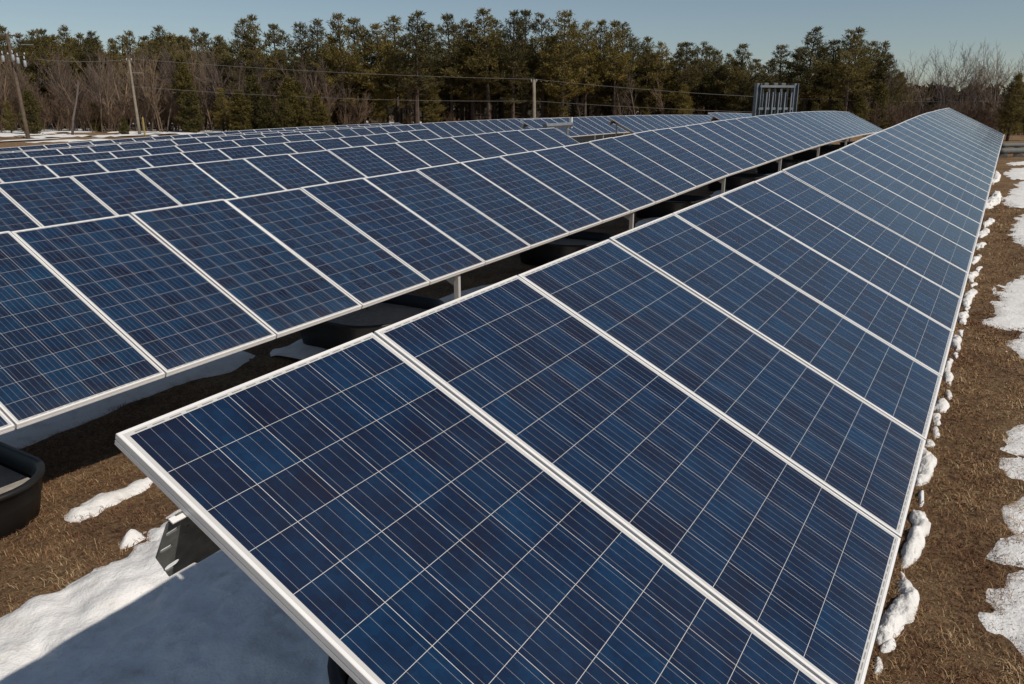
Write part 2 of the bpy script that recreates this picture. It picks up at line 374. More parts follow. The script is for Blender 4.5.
M['far_shade'] = plain('painted_shade_dark', (0.022, 0.018, 0.014), 0.6, 0.0, 0.4, 1.5, 0.3).m  # dark colour stands in for the shade on ground under the far tables
tag(link('shade_sheet', grid_mesh('shade_sheet', np.arange(31, 92, 0.5), np.arange(17.0, 46, 0.5), lambda X, Y: ground_surf(X, Y) + 0.03 - 0.12 * (np.minimum(np.minimum(X - 31, 91.4 - X), np.minimum(Y - 17, 45.4 - Y)) < 0.4)), M['far_shade']), 'dark sheet standing in for shade on the ground under the far tables', 'painted shade', kind='structure')

# ------------------------------------------------------------------ snow cover
def poly_sdf(X, Y, poly):
    P = np.array(poly); d2 = np.full(X.shape, 1e9); ins = np.zeros(X.shape, bool)
    for (x0, y0), (x1, y1) in zip(P, np.roll(P, -1, 0)):
        ex, ey = x1 - x0, y1 - y0; t = np.clip(((X - x0) * ex + (Y - y0) * ey) / (ex * ex + ey * ey + 1e-12), 0, 1)
        d2 = np.minimum(d2, (X - x0 - t * ex) ** 2 + (Y - y0 - t * ey) ** 2)
        c = (y0 > Y) != (y1 > Y)
        ins ^= c & (X < ex * (Y - y0) / (ey if ey != 0 else 1e-12) + x0)
    d = np.sqrt(d2); return np.where(ins, d, -d)
def pxpoly(pts): return [tuple(on_ground(*p)[:2]) for p in pts]
def snow_sheet(name, xs, ys, depth, lab):
    def zf(X, Y):
        return ground_surf(X, Y) + depth(X, Y)
    me = grid_mesh(name, xs, ys, zf)
    # drop the part that lies well under the ground
    bm = bmesh.new(); bm.from_mesh(me)
    Xv = np.array([v.co.x for v in bm.verts]); Yv = np.array([v.co.y for v in bm.verts]); dv = depth(Xv, Yv)
    bmesh.ops.delete(bm, geom=[v for v, d in zip(bm.verts, dv) if d < -0.035], context='VERTS')
    bm.to_mesh(me); bm.free()
    return tag(link(name, me, M['snow']), lab, 'snow', kind='stuff')
def cap_depth(sd, w, hmax):
    return np.where(sd > 0, hmax * (1 - np.exp(-np.maximum(sd, 0) / w)), np.maximum(sd, -0.4) * 0.35 - 0.002)

# (a) bank behind the front row, bottom left of the photo
bank = np.array([on_ground(*p)[:2] for p in [(0, 617), (40, 597), (60, 590), (95, 570), (130, 553), (150, 535), (175, 513)]])
def depth_a(X, Y):
    yb = np.interp(X, np.r_[-3, bank[:, 0], 2.6, 4, 8], np.r_[bank[0, 1] - 0.1, bank[:, 1], bank[-1, 1] + 0.05, 2.2, 2.1])
    n = 0.22 * fbm(X * 3.2, Y * 3.2, 21, 4) + 0.16 * fbm(X * 11, Y * 11, 22, 4)
    sd = np.minimum(yb - Y, Y + 0.75 + 0.8 * fbm(X * 0.7, Y * 0.7, 4, 2)) + n
    hole = fbm(X * 1.3 + 5, Y * 1.3, 31, 3)
    sd = np.where((Y < 1.3) & (X > 1.2), np.minimum(sd, 0.35 - 2.2 * np.maximum(hole - 0.02, 0)), sd)
    lump = 0.10 * fbm(X * 3.2, Y * 3.2, 33, 4) + 0.035 * fbm(X * 11, Y * 11, 34, 3) - 0.05 * np.maximum(fbm(X * 4.5, Y * 4.5, 36, 2) - 0.17, 0) / 0.2
    return cap_depth(sd, 0.10, 0.075) + np.where(sd > 0, lump * sstep(0, 0.1, sd), 0)
snow_sheet('snow', np.arange(-2.2, 6.0, 0.028), np.arange(-1.3, 3.0, 0.028), depth_a, 'snow bank on the ground behind and below the near panel')
# (b) thin streak and lump in the brown grass
streak = pxpoly([(58, 522), (68, 513), (88, 503), (100, 496), (125, 489), (150, 477), (162, 477), (140, 492), (120, 503), (105, 513), (88, 522), (70, 526)])
lump2 = pxpoly([(119, 546), (127, 538), (140, 535), (145, 541), (134, 549), (121, 553)])
def depth_b(X, Y):
    n = 0.16 * fbm(X * 9, Y * 9, 41, 4)
    return cap_depth(poly_sdf(X, Y, streak) + n, 0.05, 0.05) + 0.02 * np.maximum(fbm(X * 9, Y * 9, 43, 3), 0) * (poly_sdf(X, Y, streak) > 0)
snow_sheet('snow', np.arange(1.0, 3.2, 0.022), np.arange(2.2, 3.9, 0.022), depth_b, 'thin streak of snow in brown grass beside the black tub')
def depth_b2(X, Y):
    return cap_depth(poly_sdf(X, Y, lump2) + 0.025 * fbm(X * 12, Y * 12, 45, 3), 0.05, 0.10)
snow_sheet('snow', np.arange(0.9, 2.2, 0.02), np.arange(1.8, 3.2, 0.02), depth_b2, 'small white clump of snow between the streak and the bank')
# (c) right-hand strip in front of the front row
RP = [[(1003, 450), (1011, 437), (1017, 430), (1035, 427), (1090, 425), (1090, 456), (1030, 456), (1015, 455)],
      [(1007, 468), (1009, 462), (1030, 461), (1090, 462), (1090, 482), (1030, 482), (1010, 480)],
      [(1011, 511), (1018, 502), (1030, 499), (1090, 495), (1090, 535), (1020, 535)],
      [(986, 558), (1000, 543), (1008, 538), (1090, 536), (1090, 568), (1030, 566), (1000, 564)],
      [(981, 591), (996, 589), (1010, 589), (1014, 580), (1020, 576), (1090, 570), (1090, 690), (1030, 660), (1016, 648), (1008, 640), (996, 630), (988, 619), (1004, 614), (994, 604), (985, 597)],
      [(989, 324), (999, 304), (1003, 288), (1024, 276), (1090, 270), (1090, 332), (1024, 330), (1005, 329)],
      [(1009, 345), (1026, 332), (1090, 330), (1090, 365), (1024, 359)],
      [(1011, 237), (1015, 223), (1024, 214), (1060, 212), (1060, 250), (1024, 248)],
      [(1003, 199), (1015, 188), (1024, 181), (1060, 178), (1060, 210), (1010, 207)],
      [(1004, 174), (1015, 169), (1060, 165), (1060, 180), (1012, 180)],
      [(1006, 164), (1060, 157), (1060, 163), (1012, 166)]]
RPW = [pxpoly(p) for p in RP]
def depth_c(X, Y):
    sd = np.full(X.shape, -1.0)
    for p in RPW: sd = np.maximum(sd, poly_sdf(X, Y, p))
    far = -2.9 - 0.5 * fbm(X * 0.5, 0 * Y, 51, 3) * 2 - Y
    sd = np.maximum(sd, np.minimum(far, 0.2) + 0.9 * fbm(X * 0.4, Y * 0.8, 53, 3))
    sc = np.clip(X / 9, 0.5, 1.6)
    sd = sd + 0.035 + (0.17 * fbm(X * 5, Y * 8, 52, 4) + 0.12 * fbm(X * 15, Y * 17, 54, 4)) * sc
    return cap_depth(sd, 0.14, 0.028) + np.where(sd > 0, 0.014 * fbm(X * 9, Y * 9, 55, 3), 0)
snow_sheet('snow', np.arange(2.2, 8, 0.03), np.arange(-4.6, -1.9, 0.03), depth_c, 'patches of old snow at the right edge beside the near end of the front row')
snow_sheet('snow', np.r_[np.arange(8, 16, 0.06), np.arange(16, 46, 0.12)], np.arange(-9, -1.85, 0.05), depth_c, 'wide patches of snow at the right edge further along the front row')
# (d) shaded snow under and between the rows
edge2 = np.array([on_ground(*p)[:2] for p in [(60, 440), (100, 424), (132, 411), (200, 385), (240, 375), (290, 345)]])
edge2 = edge2[np.argsort(edge2[:, 0])]
def depth_d(X, Y):
    yb = np.interp(X, np.r_[-3, edge2[:, 0], 4.2], np.r_[4.6, edge2[:, 1], 3.9])
    w = fbm(X * 0.55, 0 * Y, 61, 2)
    sd = np.where(X < 4.2, Y - yb - 0.14, 0.2 + 1.4 * w - np.abs(Y - 3.75) * 0.6)
    sd = np.minimum(sd, 7.2 - Y + fbm(X, Y, 62, 2)) + 0.35 * fbm(X * 1.8, Y * 2.2, 63, 4)
    return cap_depth(sd, 0.1, 0.05)
snow_sheet('snow', np.arange(-3, 38, 0.09), np.arange(2.9, 7.6, 0.06), depth_d, 'shaded snow lying under the second row of panels')
# (e) field edge and wood floor
def depth_e(X, Y):
    n = fbm(X * 0.16 - Y * 0.04, Y * 0.2, 71, 4) + 0.25 * fbm(X * 0.5, Y * 0.5, 72, 3)
    thr = np.where(Y < 78, 0.23, -0.03)
    return np.clip((n - thr + 0.02) * 1.2, -0.3, 0.12)
snow_sheet('snow', np.arange(-10, 150, 0.8), np.arange(37, 150, 0.8), depth_e, 'snow patches on the field edge and wood floor beyond the rows')

# ------------------------------------------------------------------ dead grass blades near the camera
def in_snow(X, Y):
    d = np.maximum.reduce([np.where((X < 5.9) & (Y < 3) & (Y > -1.3), depth_a(X, Y), -1), np.where((Y < -1.9) & (X > 2.2), depth_c(X, Y), -1), np.where((Y > 2.2) & (Y < 3.9) & (X < 3.2), np.maximum(depth_b(X, Y), depth_b2(X, Y)), -1), np.where(Y > 2.9, depth_d(X, Y), -1)])
    return d > 0.017
def blades():
    Ps = []
    for (x0, x1, y0, y1, dens) in ((0.5, 3.4, 1.6, 4.8, 5200), (1.6, 5.0, -3.1, -1.5, 8200), (5.0, 9.0, -3.4, -1.5, 3800), (9.0, 20.0, -3.4, -1.4, 1300), (3.4, 8.0, 2.6, 4.4, 900)):
        n = int((x1 - x0) * (y1 - y0) * dens); Ps.append(np.c_[RNG.uniform(x0, x1, n), RNG.uniform(y0, y1, n)])
    P = np.vstack(Ps); P = P[~in_snow(P[:, 0], P[:, 1])]
    clump = fbm(P[:, 0] * 7, P[:, 1] * 7, 81, 3)
    P = P[RNG.random(len(P)) < np.clip(0.72 + 1.6 * clump, 0.15, 1)]
    n = len(P); cl = fbm(P[:, 0] * 7, P[:, 1] * 7, 81, 3)
    z = ground_surf(P[:, 0], P[:, 1]) - 0.004
    ang = RNG.uniform(0, 2 * np.pi, n) * 0.5 + 6.0 * fbm(P[:, 0] * 3, P[:, 1] * 3, 83, 2)
    ang += RNG.integers(0, 2, n) * np.pi * 0.8
    L = RNG.uniform(0.018, 0.056, n) * (1 + 1.0 * cl); L *= np.where(RNG.random(n) < 0.06, 1.7, 1)
    lean = RNG.uniform(0.9, 1.75, n)
    w = RNG.uniform(0.0009, 0.0019, n) * np.clip(P[:, 0] / 3.5, 1, 3)
    dx, dy = np.cos(ang), np.sin(ang); sx, sy = -dy * w, dx * w
    h1, o1 = L * 0.55 * np.cos(lean * 0.6), L * 0.55 * np.sin(lean * 0.6)
    h2, o2 = h1 + L * 0.45 * np.cos(lean * 1.25), o1 + L * 0.45 * np.sin(lean * 1.25)
    b = np.c_[P, z]
    v = np.stack([b + np.c_[sx, sy, 0 * z], b - np.c_[sx, sy, 0 * z],
                  b + np.c_[dx * o1 - sx * 0.8, dy * o1 - sy * 0.8, h1], b + np.c_[dx * o1 + sx * 0.8, dy * o1 + sy * 0.8, h1],
                  b + np.c_[dx * o2 - sx * 0.2, dy * o2 - sy * 0.2, h2], b + np.c_[dx * o2 + sx * 0.2, dy * o2 + sy * 0.2, h2]], 1).reshape(-1, 3)
    i = np.arange(n)[:, None] * 6
    q = np.hstack([i + np.array([[0, 1, 2, 3]]), i + np.array([[3, 2, 4, 5]])]).ravel()
    tone = np.clip(RNG.beta(1.5, 2.3, n) + 0.5 * cl + 1.1 * fbm(P[:, 0] * 2.2, P[:, 1] * 2.2, 85, 4) + 0.04, 0, 0.96); tone[RNG.random(n) < 0.004] = 1.0
    return mesh_np('grass', v, 4, q, np.repeat(tone, 6))
tag(link('grass', blades(), M['blade']), 'matted brown dead grass along the rows in the foreground', 'grass', kind='stuff')

# ------------------------------------------------------------------ snow lumps that slid off the front row
def snow_lump(px0, px1, width, h, label, seed, group='snow lumps along the lower edge of the front row'):
    k_ = min(1.0, (px1[1] - 150) / 400); px0, px1 = (px0[0] - 7 * k_, px0[1]), (px1[0] - 7 * k_, px1[1])
    A, B = on_ground(*px0), on_ground(*px1); c = (A + B) / 2; L = float(np.hypot(*(B - A)[:2])) / 2; L = max(L, 0.06); width = width * 0.56; h = h * 0.5
    ang = math.atan2(B[1] - A[1], B[0] - A[0]); nx, ny = 64, 34
    u = np.linspace(-1.15, 1.15, nx); v = np.linspace(-1.2, 1.2, ny); U, V = np.meshgrid(u, v, indexing='ij')
    cx, cy = float(c[0]) * 3 + seed, float(c[1]) * 3
    X = U * L; Yl = V * width
    shape = 1 - np.abs(U) ** 2.4 - (V + 0.35 * np.sin(U * 2.3 + seed)) ** 2 / np.clip(0.75 + 0.9 * fbm(X * 5 + seed, U * 0 + 3, seed, 3), 0.3, 1.3)
    shape = shape - 0.05 + 2.0 * fbm(X * 9 + seed, Yl * 14 + 3, seed + 1, 5)
    H = h * np.where(shape > 0, np.sqrt(np.maximum(shape, 0)), shape * 0.8) + np.where(shape > 0, 0.3 * h * fbm(X * 15 + seed, Yl * 17, seed + 2, 4), 0)
    ca, sa = math.cos(ang), math.sin(ang); gx = c[0] + X * ca - Yl * sa; gy = c[1] + X * sa + Yl * ca
    Z = ground_surf(gx, gy) + H - 0.004; z0 = float(ground_surf(np.array([c[0]]), np.array([c[1]]))[0])
    Vv = np.stack([gx - c[0], gy - c[1], Z - z0], -1).reshape(-1, 3)
    i, j = np.meshgrid(np.arange(nx - 1), np.arange(ny - 1), indexing='ij'); a = (i * ny + j).ravel()
    q = np.stack([a, a + ny, a + ny + 1, a + 1], -1)
    hq = H.reshape(-1)[q].max(1); q = q[hq > -0.03]
    me = mesh_np('snow_lump', Vv, 4, q.ravel(), smooth=True)
    return tag(link('snow_lump', me, M['snow'], loc=(float(c[0]), float(c[1]), z0)), label, 'snow lump', group)
LUMPS = [((894, 650), (910, 586), 0.13, 0.12, 'largest snow lump beside the lower edge of the nearest panel'),
         ((890, 657), (898, 640), 0.05, 0.05, 'small tail of snow at the near tip of the largest lump'),
         ((912, 572), (927, 506), 0.11, 0.10, 'long snow lump, second from the near end of the front row'),
         ((923, 487), (934, 448), 0.11, 0.10, 'snow lump with a broken tip, third along the front row'),
         ((932, 447), (937, 440), 0.06, 0.05, 'small snow knob just past the third snow lump'),
         ((935, 426), (944, 416), 0.10, 0.08, 'short snow lump, fourth along the front row'),
         ((940, 412), (950, 401), 0.10, 0.08, 'snow lump, fifth along the front row'),
         ((948, 387), (955, 362), 0.08, 0.08, 'narrow long snow lump, sixth along the front row'),
         ((957, 352), (963, 336), 0.10, 0.09, 'snow lump, seventh along the front row'),
         ((964, 324), (969, 312), 0.11, 0.10, 'snow lump, eighth along the front row'),
         ((968, 308), (976, 291), 0.12, 0.10, 'snow lump, ninth along the front row'),
         ((972, 283), (977, 272), 0.12, 0.10, 'snow lump, tenth along the front row'),
         ((976, 265), (980, 256), 0.13, 0.10, 'snow lump, eleventh along the front row'),
         ((980, 250), (983, 243), 0.13, 0.10, 'snow lump, twelfth along the front row'),
         ((983, 238), (986, 230), 0.15, 0.11, 'snow lump, thirteenth along the front row'),
         ((986, 228), (991, 219), 0.15, 0.11, 'snow lump, fourteenth along the front row'),
         ((989, 209), (997, 192), 0.24, 0.17, 'big ragged snow lump two thirds along the front row'),
         ((994, 184), (997, 172), 0.18, 0.14, 'distant snow lump near the far end of the front row')]
for k, (py, off, ln, w) in enumerate(((668, -4, 8, 0.035), (578, 0, 5, 0.04), (500, 3, 7, 0.035), (433, 1, 5, 0.05), (395, 1, 5, 0.05), (357, 0, 4, 0.05), (332, 0, 4, 0.06), (309, 0, 3, 0.06), (287, 0, 3, 0.07), (269, 1, 3, 0.07))):
    px = float(np.interp(py, [240, 270, 330, 400, 440, 500, 580, 668], [986, 980, 965, 951, 937, 924, 908, 888])) + off
    LUMPS.append(((px - ln * 0.25, py + ln), (px + ln * 0.25, py - ln), w, 0.05, f'small crumb of snow between the larger lumps, {ordinal(k + 1)} from the near end'))
for k, (a, b, w, h, lab) in enumerate(LUMPS): snow_lump(a, b, w, h, lab, 101 + 13 * k)

# ------------------------------------------------------------------ solar panel
def frame_mesh():
    prof = [(0.0015, 0), (0.0105, 0), (0.011, -0.0006), (0.011, -0.0075), (0.0035, -0.0075), (0.0035, -0.037), (0.028, -0.037), (0.028, -0.040), (0, -0.040), (0, -0.0245), (0.0028, -0.0238), (0.0028, -0.0202), (0, -0.0195), (0, -0.0015)]
    bm = bmesh.new(); rings = []
    for d, z in prof:
        x0, x1, y0, y1 = -WID / 2 + d, WID / 2 - d, d, LEN - d
        rings.append([bm.verts.new(p) for p in ((x0, y0, z), (x1, y0, z), (x1, y1, z), (x0, y1, z))])
    for i in range(len(rings)):
        A, B = rings[i], rings[(i + 1) % len(rings)]
        for k in range(4): bm.faces.new((A[k], A[(k + 1) % 4], B[(k + 1) % 4], B[k]))
    bmesh.ops.recalc_face_normals(bm, faces=bm.faces)
    me = bpy.data.meshes.new('frame'); bm.to_mesh(me); bm.free(); me.materials.append(M['alu']); return me
def sheet_mesh():
    d = 0.0112; x0, x1, y0, y1, zt, zb = -WID / 2 + d, WID / 2 - d, d, LEN - d, -0.0012, -0.0068
    V = [(x0, y0, zt), (x1, y0, zt), (x1, y1, zt), (x0, y1, zt), (x0, y0, zb), (x1, y0, zb), (x1, y1, zb), (x0, y1, zb)]
    F = [(0, 1, 2, 3), (7, 6, 5, 4), (0, 4, 5, 1), (1, 5, 6, 2), (2, 6, 7, 3), (3, 7, 4, 0)]
    me = bpy.data.meshes.new('cell_sheet'); me.from_pydata(V, [], F); uv = me.uv_layers.new(name='UVMap')
    for p in me.polygons:
        for li in p.loop_indices:
            c = V[me.loops[li].vertex_index]; uv.data[li].uv = (c[0], LEN - c[1])
        p.material_index = 0 if p.index == 0 else 1
    me.materials.append(M['cells']); me.materials.append(M['back']); return me
ME_FRAME, ME_SHEET = frame_mesh(), sheet_mesh()
SL0 = Vector((0, -math.cos(TILT), -math.sin(TILT)))
def row_joints(key):
    Y, x0, n, _ = ROWS[key]; J = [Vector((x0, Y, float(top_z(key, x0))))]
    for k in range(n):
        x = J[-1].x; s = float(top_z(key, x + 1) - top_z(key, x)); dx = PITCH / math.sqrt(1 + s * s)
        J.append(Vector((x + dx, Y, float(top_z(key, x + dx)))))
    return J
def panel_axes(A, B):
    ex = (B - A).normalized(); sl = (SL0 - ex * SL0.dot(ex)).normalized(); nn = sl.cross(ex)
    return ex, sl, nn
ROWNAME = {'r1': ('the front row', 'from its near end'), 'r2': ('the second row', 'from the left edge'),
           'r3': ('the third row', 'from the left edge'), 'r4': ('the fourth row', 'from the left edge'),
           'r5': ('the fifth row', 'from the left edge'), 'r6': ('the sixth row', 'from the left edge'),
           'r7': ('the half hidden seventh row', 'counted from its left end'), 'r8': ('the rearmost row', 'from the left edge'),
           'r3e': ('the short table by the grey rack', 'from its left end'),
           'r4e': ('the far table with a bracketed left end', 'from that end'),
           'r5e': ('the far table behind the gap', 'from its left end')}
JO = {}
def build_row(key):
    J = row_joints(key); JO[key] = J; name, frm = ROWNAME[key]; cnt = 0
    for k in range(len(J) - 1):
        ex, sl, nn = panel_axes(J[k], J[k + 1]); mid = (J[k] + J[k + 1]) / 2
        jit = Matrix.Rotation(random.gauss(0, 0.0016), 3, 'X') @ Matrix.Rotation(random.gauss(0, 0.0012), 3, 'Y')
        low = mid + sl * LEN
        R = (Matrix((ex, -sl, nn)).transposed() @ jit).to_4x4(); R.translation = low
        root = bpy.data.objects.new('solar_panel', None); root.empty_display_size = 0.2; COL.objects.link(root); root.matrix_world = R
        f = bpy.data.objects.new('frame', ME_FRAME); s = bpy.data.objects.new('cell_sheet', ME_SHEET)
        for o in (f, s): COL.objects.link(o); o.parent = root
        pts = [project(p) for p in (J[k], J[k + 1], J[k] + sl * LEN, J[k + 1] + sl * LEN)]
        vis = any(-5 < p[0] < 1030 and -5 < p[1] < 690 and p[2] > 0.2 for p in pts)
        if vis:
            cnt += 1; lab = f'solar panel in {name}, {ordinal(cnt)} {frm}'
            if key == 'r1' and cnt == 1: lab = 'nearest blue solar panel, with its whole near edge and corner in view'
        else: lab = f'blue solar panel in {name}, beyond the left edge of the photo'
        tag(root, lab, 'solar panel', f'solar panels in {name}')
for key in ROWS: build_row(key)

# ------------------------------------------------------------------ racks and ballast tubs
_mb = MB(); _mb.box((0, -LEN / 2, -0.0535), (0.052, LEN - 0.06, 0.023))
_o = _mb.build('rail', M['alu']); ME_RAIL = _o.data; bpy.data.objects.remove(_o)
def rack(key, label, tubs, first_post, step=4.72, shift0=0.0, bracket=False, rails=True):
    J = JO[key]; root = tag(empty('panel_rack', (J[0].x, J[0].y - 0.9, float(ground_z(J[0].x, J[0].y - 0.9)))), label, 'panel rack', 'steel racks under the panel rows')
    base = Vector(root.location)
    for v0, dep in ((0.295, 0.13), (1.62, 0.13)):
        mb = MB(); fr = []
        for k in range(len(J)):
            a, b = (J[k], J[k + 1]) if k + 1 < len(J) else (J[k - 1], J[k]); ex, sl, nn = panel_axes(a, b)
            o = J[k] + sl * v0 - nn * 0.066
            if k == 0: o = o + ex * (0.26 if bracket else 0.03)
            if k == len(J) - 1: o = o - ex * 0.03
            fr.append((o - base, sl, nn))
        c = 0.002
        sec = [(0, 0), (0.055, 0), (0.055, -0.018), (0.052, -0.018), (0.052, -0.003), (0.003, -0.003), (0.003, -dep + 0.003), (0.052, -dep + 0.003), (0.052, -dep + 0.018), (0.055, -dep + 0.018), (0.055, -dep), (0, -dep)]
        mb.sweep(fr, sec).build('purlin', M['steel'], root)
    if rails:
        for k in range(1, len(J) - 1):
            a, b = J[k], J[k + 1]; ex, sl, nn = panel_axes(a, b)
            o = bpy.data.objects.new('rail', ME_RAIL); COL.objects.link(o); o.parent = root
            R = Matrix((ex, -sl, nn)).transposed().to_4x4(); R.translation = J[k] - base; o.matrix_local = R
    x = first_post; xs = []
    while x < J[-1].x - 0.3:
        xs.append(x + (shift0 if not xs else 0)); x += step
    for x in xs:
        tz = float(top_z(key, x)); Y = J[0].y; sl = SL0; nn = Vector((0, -math.sin(TILT), math.cos(TILT)))
        T = Vector((x, Y, tz))
        gz = float(ground_z(x, Y - 0.9))
        lowp = T + sl * 1.915 - nn * 0.045; top = T + sl * 0.30 - nn * 0.16
        # sloping cross beam, front post, rear post
        mb = MB(); d = (lowp - top); L = d.length
        mb.box((top + lowp) / 2 - nn * 0.07 - base, (0.05, L, 0.08), Matrix.Rotation(TILT, 3, 'X')); mb.build('cross_beam', M['steel'], root)
        for (p, nm, hh) in ((lowp + Vector((0, 0.03, 0)), 'post', 0.02), (T + sl * 0.42 - nn * 0.2, 'post', 0.0)):
            z0 = gz + 0.1; h = p.z + hh - z0; w, t = 0.05, 0.004
            mb = MB(); sec = [(-w, -0.03), (w, -0.03), (w, 0.03), (w - t, 0.03), (w - t, -0.03 + t), (-w + t, -0.03 + t), (-w + t, 0.03), (-w, 0.03)]
            bx = Vector((p.x, p.y, z0)) - base; pm = M['post'] if hh else M['steel']
            mb.sweep([(bx, Vector((0.42, 0, 0)), Vector((0, 1, 0))), (bx + Vector((0, 0, h)), Vector((0.42, 0, 0)), Vector((0, 1, 0)))], sec).build(nm, pm, root)
    if bracket:
        ex, sl, nn = panel_axes(J[0], J[1]); O = J[0] + sl * 0.283
        outline = [(-0.010, -0.043), (-0.034, -0.064), (-0.047, -0.186), (0.008, -0.305), (0.087, -0.307), (0.101, -0.321), (0.30, -0.321), (0.30, -0.043)]
        cu = bpy.data.curves.new('end_plate', 'CURVE'); cu.dimensions = '2D'; cu.fill_mode = 'BOTH'; cu.extrude = 0.0025
        def spl(pts):
            s = cu.splines.new('POLY'); s.points.add(len(pts) - 1); s.use_cyclic_u = True
            for p, q in zip(s.points, pts): p.co = (q[0], q[1], 0, 1)
        def slot(a, b, r):
            a, b = Vector(a), Vector(b); d = (b - a).normalized(); pts = []; a0 = math.atan2(d.y, d.x)
            for k in range(9): th = a0 - math.pi / 2 + math.pi * k / 8; pts.append((b.x + r * math.cos(th), b.y + r * math.sin(th)))
            for k in range(9): th = a0 + math.pi / 2 + math.pi * k / 8; pts.append((a.x + r * math.cos(th), a.y + r * math.sin(th)))
            return pts
        spl(outline)
        for q in (slot((-0.026, -0.104), (-0.003, -0.101), 0.0065), slot((-0.034, -0.164), (-0.010, -0.163), 0.0065), slot((0.0, -0.258), (0.020, -0.256), 0.0135), slot((0.0335, -0.113), (0.034, -0.113), 0.0035), slot((0.031, -0.139), (0.0315, -0.139), 0.003)): spl(q)
        tmp = bpy.data.objects.new('end_plate', cu); COL.objects.link(tmp)
        bpy.context.view_layer.update()
        me = bpy.data.meshes.new_from_object(tmp.evaluated_get(bpy.context.evaluated_depsgraph_get()))
        bpy.data.objects.remove(tmp); me.materials.clear()
        o = link('end_plate', me, M['dark_plate'], root)
        R = Matrix((ex, nn, ex.cross(nn))).transposed().to_4x4(); R.translation = O - base; o.matrix_local = R
        mb = MB(); mb.box((-0.006, -0.0475, 0.008), (0.05, 0.004, 0.018)); fl = mb.build('plate_flange', M['alu'], root); fl.matrix_local = R
    else:
        ex, sl, nn = panel_axes(J[0], J[1]); O = J[0] + sl * 0.29
        mb = MB(); mb.box((0.06, -0.17, 0), (0.32, 0.26, 0.006)); o = mb.build('end_plate', M['steel'], root)
        R = Matrix((ex, nn, ex.cross(nn))).transposed().to_4x4(); R.translation = O - base; o.matrix_local = R
    return xs
XS1 = rack('r1', 'galvanised steel rack carrying the front row of panels', True, 1.55, bracket=True)
XS2 = rack('r2', 'galvanised steel rack carrying the second row of panels', True, 5.66 - 4.72, shift0=-0.62)
rack('r3', 'steel rack carrying the third row, its end plate sticking out past the row', True, 4.2)
rack('r4', 'steel rack carrying the fourth row of panels', False, 6.0)
rack('r5', 'steel rack carrying the fifth row of panels', False, 8.0)
rack('r3e', 'steel rack under the short far table left of the grey metal rack', False, 33.9)
rack('r4e', 'steel rack with a post showing under the far table end', False, 33.2)
rack('r5e', 'steel rack carrying the far table behind the gap in the rows', False, 34.0)
rack('r6', 'steel rack carrying the sixth row of panels', False, 9.5)
rack('r7', 'steel rack carrying the half hidden seventh row', False, 11.5)
rack('r8', 'steel rack carrying the rearmost row of panels', False, 13.0)

def tub_mesh():
    def ringpts(hx, hy, r, z, n=9):
        pts = []
        for cx, cy, a0 in ((hx - r, hy - r, 0), (-hx + r, hy - r, 90), (-hx + r, -hy + r, 180), (hx - r, -hy + r, 270)):
            for k in range(n):
                a = rad(a0 + 90 * k / (n - 1)); pts.append((cx + r * math.cos(a), cy + r * math.sin(a), z))
        return pts
    prof = [(-0.075, 0.0), (-0.03, 0.22), (-0.02, 0.235), (-0.018, 0.335), (0.012, 0.345), (0.012, 0.372), (-0.02, 0.378), (-0.034, 0.37), (-0.05, 0.26)]
    bm = bmesh.new(); rings = [[bm.verts.new(p) for p in ringpts(0.74 + d, 0.68 + d, 0.40 + d, z)] for d, z in prof]
    n = len(rings[0])
    for A, B in zip(rings, rings[1:]):
        for k in range(n): bm.faces.new((A[k], A[(k + 1) % n], B[(k + 1) % n], B[k]))
    bm.faces.new(rings[0][::-1]); bmesh.ops.recalc_face_normals(bm, faces=bm.faces)
    me = bpy.data.meshes.new('tub_shell'); bm.to_mesh(me); bm.free(); me.polygons.foreach_set('use_smooth', np.ones(len(me.polygons), bool)); me.materials.append(M['tub'])
    bm = bmesh.new(); bm.faces.new([bm.verts.new(p) for p in ringpts(0.685, 0.625, 0.345, 0.235)]); r = bmesh.ops.extrude_face_region(bm, geom=list(bm.faces))
    bmesh.ops.translate(bm, vec=(0, 0, -0.04), verts=[g for g in r['geom'] if isinstance(g, bmesh.types.BMVert)]); bmesh.ops.recalc_face_normals(bm, faces=bm.faces)
    mc = bpy.data.meshes.new('concrete_fill'); bm.to_mesh(mc); bm.free(); mc.materials.append(M['concrete'])
    return me, mc
ME_TUB, ME_CONC = tub_mesh()
def tub(x, y, label, group):
    z = float(ground_surf(np.array([x]), np.array([y]))[0]) - 0.02
    t = tag(empty('ballast_tub', (x, y, z)), label, 'ballast tub', group)
    for nm, me in (('tub_shell', ME_TUB), ('concrete_fill', ME_CONC)):
        o = bpy.data.objects.new(nm, me); COL.objects.link(o); o.parent = t
for k, x in enumerate(XS1):
    tub(x - 0.15, -0.45, 'black plastic ballast tub in the shade under the nearest panel' if k == 0 else f'black ballast tub under the front row, {ordinal(k + 1)} from its near end', 'ballast tubs under the front row')
for k, x in enumerate(XS2):
    lab = 'black rounded ballast tub with concrete fill at the left edge under the second row' if k == 0 else f'black ballast tub in shade under the second row, {ordinal(k + 1)} from the left'
    tub(0.62 if k == 0 else x - 0.32, 3.78 if k == 0 else 4.0, lab, 'ballast tubs under the second row')

